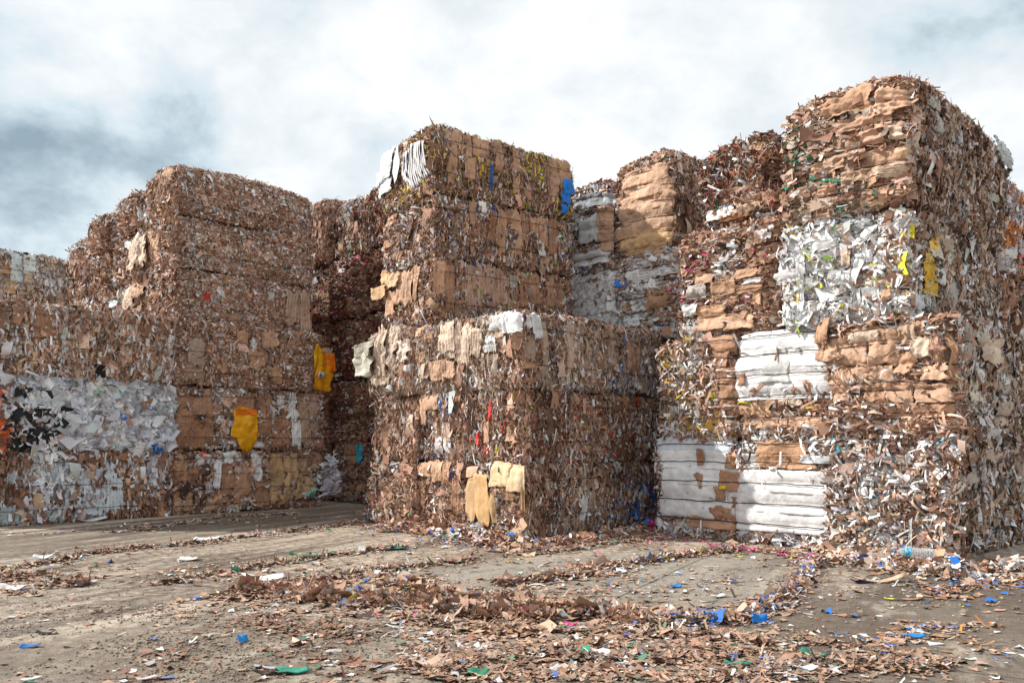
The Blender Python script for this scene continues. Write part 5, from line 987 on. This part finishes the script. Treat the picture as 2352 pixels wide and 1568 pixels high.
scraps('paper_scraps', 'brown scraps pooled at the left edge of the yard', [([(-60, 1330), (40, 1330), (120, 1335), (200, 1345)], 0.30, 1300, 0.05), ([(-40, 1352), (100, 1365)], 0.1, 300, 0.01)], pal((KR, 84), (WH, 7), (DK, 6), (NAVY, 1.5), (GRN, 1)), SG, 50)
scraps('paper_scraps', 'row of scraps between the green windrow and the middle of the yard', [([(660, 1348), (740, 1335), (800, 1323), (880, 1312), (950, 1303), (1050, 1290), (1090, 1284)], 0.16, 700, 0.04)], GPAL, SG, 51)
scraps('paper_scraps', 'carpet of flattened red brown scraps along the front right of the yard', [([(1060, 1575), (1200, 1525), (1330, 1495), (1450, 1475), (1600, 1465), (1760, 1480)], 0.30, 1500, 0.02), ([(1150, 1600), (1400, 1560), (1650, 1530), (1900, 1520), (2150, 1560)], 0.42, 1500, 0.02), ([(1300, 1530), (1500, 1505), (1750, 1500)], 0.4, 1500, 0.03), ([(1820, 1460), (2000, 1490), (2150, 1530)], 0.2, 450, 0.0)], pal((KR, 74), (DK, 12), ((0.32, 0.17, 0.12), 10), (WH, 7), (GRN, 2.6), (BLUE, 1.6)), SG, 52, size=(0.02, 0.10))
scraps('paper_scraps', 'blue and brown scraps strewn over the dark damp ground at the right', [([(1960, 1470), (2080, 1450), (2200, 1435), (2300, 1440)], 0.25, 200, 0.0), ([(2160, 1370), (2230, 1350), (2352, 1330)], 0.25, 420, 0.03), ([(1950, 1400), (2200, 1480), (2352, 1500)], 0.7, 60, 0.0)], pal((KR, 50), (ORG, 5), ((0.42, 0.17, 0.05), 12), (WH, 12), (BLUE, 16), (DK, 8)), SG, 53)
scraps('paper_scraps', 'thin scatter of muddy scraps over the left front of the yard', [([(-50, 1560), (400, 1490), (900, 1460)], 1.1, 240, 0.0), ([(500, 1440), (800, 1470), (1100, 1500)], 0.5, 650, 0.0), ([(600, 1560), (850, 1530), (1100, 1520)], 0.45, 420, 0.0)], pal((KR, 40), (DK, 26), ((0.28, 0.13, 0.09), 34), (WH, 10), (GRN, 1.6), (BLUE, 0.8)), SG, 54, size=(0.02, 0.09))
scraps('paper_scraps', 'sparse loose scraps dotted over the bare slabs', [([(0, 1290), (500, 1300), (1100, 1300), (1700, 1330), (2350, 1400)], 1.2, 75, 0.0), ([(0, 1420), (700, 1400), (1500, 1350), (1800, 1330)], 0.6, 75, 0.0), ([(0, 1225), (400, 1210), (800, 1180)], 0.6, 45, 0.0), ([(900, 1460), (1500, 1500), (2300, 1560)], 0.7, 120, 0.0)], pal((KR, 60), (DK, 14), (WH, 14), (BLUE, 3), (GRN, 2), (YEL, 0.8)), SG, 55)
# crumbs of dried mud
def crumbs():
    rng = np.random.default_rng(61); n = 22000
    P = np.stack([rng.normal(-2.0, 1.7, n), rng.normal(5.7, 1.0, n)], 1); P2 = np.stack([rng.uniform(-6, 6, 14000), rng.uniform(4.2, 12, 14000)], 1); P = np.concatenate([P, P2]); P = P[P[:, 1] > 4.2]
    P = P[rng.random(len(P)) < np.clip(0.4+1.2*xyn(P, 1.6, 62)+0.5*xyn(P, 6, 63), 0.03, 1)]; n = len(P)
    r = 0.003+0.012*rng.random(n)**3
    base = np.array([[1, 0, 0], [-1, 0, 0], [0, 1, 0], [0, -1, 0], [0, 0, 1], [0, 0, -0.6]], float)
    V = base[None]*r[:, None, None]*rng.uniform(0.6, 1.3, (n, 6, 1)); a = rng.uniform(0, 6.28, n); ca, sa = np.cos(a), np.sin(a)
    V = np.stack([V[..., 0]*ca[:, None]-V[..., 1]*sa[:, None], V[..., 0]*sa[:, None]+V[..., 1]*ca[:, None], V[..., 2]*0.7], 2)
    V += np.stack([P[:, 0], P[:, 1], gz(P)+r*0.3], 1)[:, None]
    f = np.array([[0, 2, 4], [2, 1, 4], [1, 3, 4], [3, 0, 4], [2, 0, 5], [1, 2, 5], [3, 1, 5], [0, 3, 5]])
    F = (f[None]+np.arange(n)[:, None, None]*6).reshape(-1, 3)
    col = np.repeat(np.clip(np.array([0.26, 0.21, 0.165])*rng.normal(1, 0.25, (n, 1)), 0.03, 0.6), 8, 0)
    o = mesh('mud_crumbs', V.reshape(-1, 3), [F], col, M_SCRAP); tag(o, 'crumbs of dried grey brown mud over the left front ground', 'mud', None, 'stuff')
crumbs()

# ------------------------------------------------------------------ single pieces one can point at
def piece(name, label, cat, x, y, L, Wd, ang, col, curl=0.15, tilt=(0.0, 0.0), z=0.012, group=None, mat=None, fan=0.05, thick=0.004, n=(12, 6), taper=0.0, seed=0):
    gx, gy = gp(x, y); rng = np.random.default_rng(hash_str(label)+seed)
    g, k = np.meshgrid(np.linspace(-0.5, 0.5, n[0]), np.linspace(-0.5, 0.5, n[1])); sd = rng.random()*40
    edge = fan*noise(np.stack([g*5+sd, k*5, g*0], 2), 3)
    X = g*L*(1+edge); Yy = k*Wd*(1+edge-taper*g*2); Z = curl*L*(g*2)**2*0.5+0.12*Wd*noise(np.stack([g*3+sd, k*2, g*0], 2), 4)
    V = np.stack([X.ravel(), Yy.ravel(), Z.ravel()], 1)
    i = np.arange(n[1]-1)[:, None]*n[0]+np.arange(n[0]-1)[None, :]; F = np.stack([i, i+1, i+n[0]+1, i+n[0]], 2).reshape(-1, 4)
    V[:, 2] -= V[:, 2].min()
    o = mesh(name, V, [F], np.tile(np.array(col, float), (len(F), 1))*rng.normal(1, 0.03, (len(F), 1)), mat or (M_WHITE if min(col) > 0.5 else M_SHEET))
    o.data.polygons.foreach_set('use_smooth', np.ones(len(F), bool))
    s_ = o.modifiers.new('thickness', 'SOLIDIFY'); s_.thickness = thick
    o.location = (gx, gy, z+float(gz(np.array([[gx, gy]]))[0])); o.rotation_euler = (tilt[0], tilt[1], ang)
    tag(o, label, cat, group); return o
GI = 'larger loose pieces lying on the yard'
for a in [
    ('cardboard_strip', 'long curved pale tan board strip lying below the bottle', 'cardboard piece', 2012, 1336, 0.62, 0.11, 0.12, (0.58, 0.43, 0.30), 0.22),
    ('blue_film_scrap', 'dark navy scrap tucked under the long curved tan strip', 'plastic scrap', 1975, 1338, 0.16, 0.10, 0.1, (0.02, 0.02, 0.12), 0.1),
    ('green_board_piece', 'dark green board piece standing at the front of the green windrow, left one', 'cardboard piece', 688, 1280, 0.26, 0.16, 0.2, (0.02, 0.20, 0.11), 0.35),
    ('green_board_piece', 'dark green board piece leaning beside the one left of it in the windrow', 'cardboard piece', 745, 1275, 0.26, 0.14, 0.5, (0.02, 0.17, 0.10), 0.3),
    ('green_board_piece', 'long green board lying at the right end of the green windrow near the middle block', 'cardboard piece', 908, 1262, 0.30, 0.14, 0.2, (0.02, 0.26, 0.15), 0.1),
    ('green_board_piece', 'flat teal green board on the carpet of scraps at the front right', 'cardboard piece', 1700, 1528, 0.17, 0.13, 0.5, (0.02, 0.27, 0.18), 0.06),
    ('green_board_piece', 'curled green board behind the flat teal one at the front right', 'cardboard piece', 1868, 1508, 0.16, 0.12, -0.5, (0.03, 0.25, 0.17), 0.25),
    ('green_board_piece', 'round edged dark green piece at the bottom edge of the yard', 'cardboard piece', 1093, 1556, 0.13, 0.14, 1.2, (0.02, 0.19, 0.11), 0.4),
    ('green_board_piece', 'muddy green piece pressed into the ground at the left of the bottom edge', 'cardboard piece', 672, 1545, 0.19, 0.13, 0.4, (0.04, 0.26, 0.19), 0.05),
    ('white_paper_piece', 'white torn sheet on the sunlit slab left of the central drift', 'paper piece', 604, 1332, 0.40, 0.22, 0.5, (0.74, 0.74, 0.74), 0.12),
    ('white_paper_piece', 'white curled sheet on the long windrow at the upper left', 'paper piece', 477, 1242, 0.36, 0.22, 0.1, (0.76, 0.76, 0.76), 0.15),
    ('white_paper_piece', 'small white crumpled paper lying alone at the left of the long windrow', 'paper piece', 102, 1283, 0.22, 0.16, 0.3, (0.74, 0.75, 0.76), 0.3),
    ('white_paper_piece', 'white card standing in the green windrow', 'paper piece', 434, 1287, 0.22, 0.18, 0.2, (0.72, 0.70, 0.66), 0.1),
    ('white_paper_piece', 'white board lying at the left edge of the yard', 'paper piece', 18, 1354, 0.30, 0.18, 0.1, (0.72, 0.68, 0.66), 0.05),
    ('white_paper_piece', 'big torn white sheet fallen from the low left wall, nearest the brown bales', 'paper piece', 268, 1183, 0.75, 0.50, 0.5, (0.62, 0.66, 0.70), 0.12),
    ('white_paper_piece', 'torn white sheet fallen from the low left wall, left of the big one', 'paper piece', 205, 1196, 0.50, 0.35, 0.9, (0.58, 0.63, 0.68), 0.2),
    ('white_paper_piece', 'pale curled scrap on the bare slab right of the magenta litter', 'paper piece', 1650, 1372, 0.15, 0.06, 0.6, (0.76, 0.76, 0.76), 0.2),
    ('white_paper_piece', 'narrow white strip standing up on the slab beside a blue piece', 'paper piece', 1574, 1362, 0.10, 0.035, 1.3, (0.78, 0.78, 0.78), 0.2),
    ('white_paper_piece', 'crumpled white and blue wrapper on the front right carpet of scraps', 'paper piece', 1372, 1507, 0.15, 0.11, 0.4, (0.70, 0.74, 0.80), 0.3),
    ('white_paper_piece', 'small white box panel at the bottom edge left of the green board', 'paper piece', 1297, 1545, 0.15, 0.10, -0.5, (0.72, 0.74, 0.76), 0.25),
    ('white_paper_piece', 'white crumpled paper on the bare ground right of the teal board', 'paper piece', 1850, 1541, 0.13, 0.08, 0.1, (0.72, 0.72, 0.72), 0.25),
    ('blue_board_piece', 'bright blue board standing upright in the ridge of scraps, right one', 'cardboard piece', 1745, 1430, 0.13, 0.12, 0.2, (0.01, 0.20, 0.66), 0.1, (1.0, 0.1)),
    ('blue_board_piece', 'bright blue board standing upright in the ridge of scraps, left one', 'cardboard piece', 1643, 1433, 0.12, 0.08, 0.9, (0.01, 0.20, 0.66), 0.1, (1.1, 0.0)),
    ('blue_board_piece', 'bright blue board lying in the ridge between the two upright blue ones', 'cardboard piece', 1702, 1418, 0.14, 0.10, 0.1, (0.01, 0.22, 0.68), 0.1, (0.4, 0.0)),
    ('blue_board_piece', 'blue board lying alone on the damp ground at the right', 'cardboard piece', 2097, 1464, 0.15, 0.08, 0.1, (0.02, 0.22, 0.60), 0.08),
    ('blue_board_piece', 'blue scrap with white edge on the slab before the diagonal ridge', 'cardboard piece', 1549, 1348, 0.12, 0.10, 0.1, (0.02, 0.20, 0.60), 0.06),
    ('blue_board_piece', 'blue scrap alone on the muddy ground at the lower left', 'cardboard piece', 70, 1486, 0.12, 0.07, 0.3, (0.02, 0.16, 0.50), 0.2),
    ('blue_board_piece', 'small upright blue scrap on the muddy scatter left of centre', 'cardboard piece', 556, 1472, 0.08, 0.08, 1.0, (0.02, 0.25, 0.65), 0.2, (0.8, 0.2)),
    ('cardboard_piece', 'curved brown board arched at the right end of the central drift', 'cardboard piece', 1075, 1382, 0.18, 0.22, 1.7, (0.30, 0.18, 0.11), 0.75),
    ('cardboard_piece', 'wide tan board lying flat in front of the central drift', 'cardboard piece', 1150, 1445, 0.40, 0.14, 0.1, (0.56, 0.42, 0.30), 0.06),
    ('cardboard_piece', 'pale bent board before the central drift left of the wide tan one', 'cardboard piece', 1080, 1448, 0.24, 0.14, 0.2, (0.56, 0.40, 0.28), 0.2),
    ('cardboard_piece', 'brown box corner standing in the diagonal ridge of scraps', 'cardboard piece', 1845, 1352, 0.18, 0.20, 0.9, (0.44, 0.30, 0.20), 0.5, (0.7, 0.0)),
    ('cardboard_piece', 'twisted thin brown strip on the bare slab', 'cardboard piece', 1690, 1385, 0.16, 0.02, -0.4, (0.30, 0.16, 0.09), 0.15),
    ('cardboard_piece', 'dark wet lump of board on the mud at the left', 'cardboard piece', 105, 1455, 0.12, 0.07, 0.2, (0.05, 0.045, 0.05), 0.3),
    ('cardboard_piece', 'dark soaked board lump at the bottom edge', 'cardboard piece', 610, 1550, 0.13, 0.06, 0.1, (0.06, 0.03, 0.02), 0.3),
    ('cardboard_piece', 'pale cream board flat on the damp ground at the right edge', 'cardboard piece', 2312, 1336, 0.22, 0.12, 0.1, (0.58, 0.50, 0.38), 0.05),
    ('cardboard_piece', 'brown strip flat on the dark damp ground below the long tan strip', 'cardboard piece', 2085, 1378, 0.26, 0.05, 0.05, (0.40, 0.24, 0.15), 0.08)]:
    piece(*a[:10], **(dict(tilt=a[10]) if len(a) > 10 else {}), group=GI)

# ------------------------------------------------------------------ the plastic bottle
def bottle():
    gx, gy = gp(2090, 1316); zc = 0.25
    root = bpy.data.objects.new('plastic_bottle', None); C.objects.link(root)
    root.location = (gx-0.02, gy-0.16, zc); root.rotation_euler = (0, R(88), R(172))
    tag(root, 'clear ribbed plastic bottle with a blue label lying on the scraps at the right corner', 'bottle')
    def lathe(name, prof, mat, seg=28):
        V = []; F = []
        for (r, z) in prof:
            for k in range(seg): a = 2*math.pi*k/seg; V.append((r*math.cos(a), r*math.sin(a), z))
        for i in range(len(prof)-1):
            for k in range(seg): F.append((i*seg+k, i*seg+(k+1) % seg, (i+1)*seg+(k+1) % seg, (i+1)*seg+k))
        o = mesh(name, np.array(V), [np.array(F)], None, mat, root); o.data.polygons.foreach_set('use_smooth', np.ones(len(F), bool)); return o
    m, nt, bs = newmat('clear_plastic'); bs.inputs['Base Color'].default_value = (0.86, 0.90, 0.93, 1); bs.inputs['Roughness'].default_value = 0.12; bs.inputs['Transmission Weight'].default_value = 0.75; bs.inputs['IOR'].default_value = 1.25
    m2, nt2, b2 = newmat('blue_label_print'); b2.inputs['Roughness'].default_value = 0.3
    tn = nt2.nodes.new('ShaderNodeTexCoord'); n_ = nt2.nodes.new('ShaderNodeTexNoise'); n_.inputs['Scale'].default_value = 30; nt2.links.new(tn.outputs['Object'], n_.inputs['Vector'])
    cr = nt2.nodes.new('ShaderNodeValToRGB'); cr.color_ramp.elements[0].position = 0.47; cr.color_ramp.elements[0].color = (0.01, 0.33, 0.62, 1); cr.color_ramp.elements[1].position = 0.56; cr.color_ramp.elements[1].color = (0.35, 0.70, 0.80, 1)
    nt2.links.new(n_.outputs['Fac'], cr.inputs[0]); nt2.links.new(cr.outputs[0], b2.inputs['Base Color'])
    r0 = 0.047; prof = [(0.004, -0.185), (0.036, -0.187), (r0, -0.175)]
    for k in range(9):
        z = -0.165+k*0.024; prof += [(r0, z), (r0*1.02, z+0.006), (r0*1.02, z+0.012), (r0*0.92, z+0.018)]
    prof += [(r0, 0.055), (r0, 0.115), (0.042, 0.135), (0.028, 0.162), (0.016, 0.178), (0.0135, 0.20)]
    lathe('bottle_body', prof, m)
    lathe('bottle_label', [(r0+0.0015, 0.052), (r0+0.0018, 0.06), (r0+0.0018, 0.112), (r0+0.0015, 0.118)], m2)
    lathe('bottle_cap', [(0.001, 0.216), (0.014, 0.216), (0.0165, 0.212), (0.0165, 0.194), (0.014, 0.193)], mat_plain('blue_cap', (0.02, 0.25, 0.60), 0.4))
bottle()
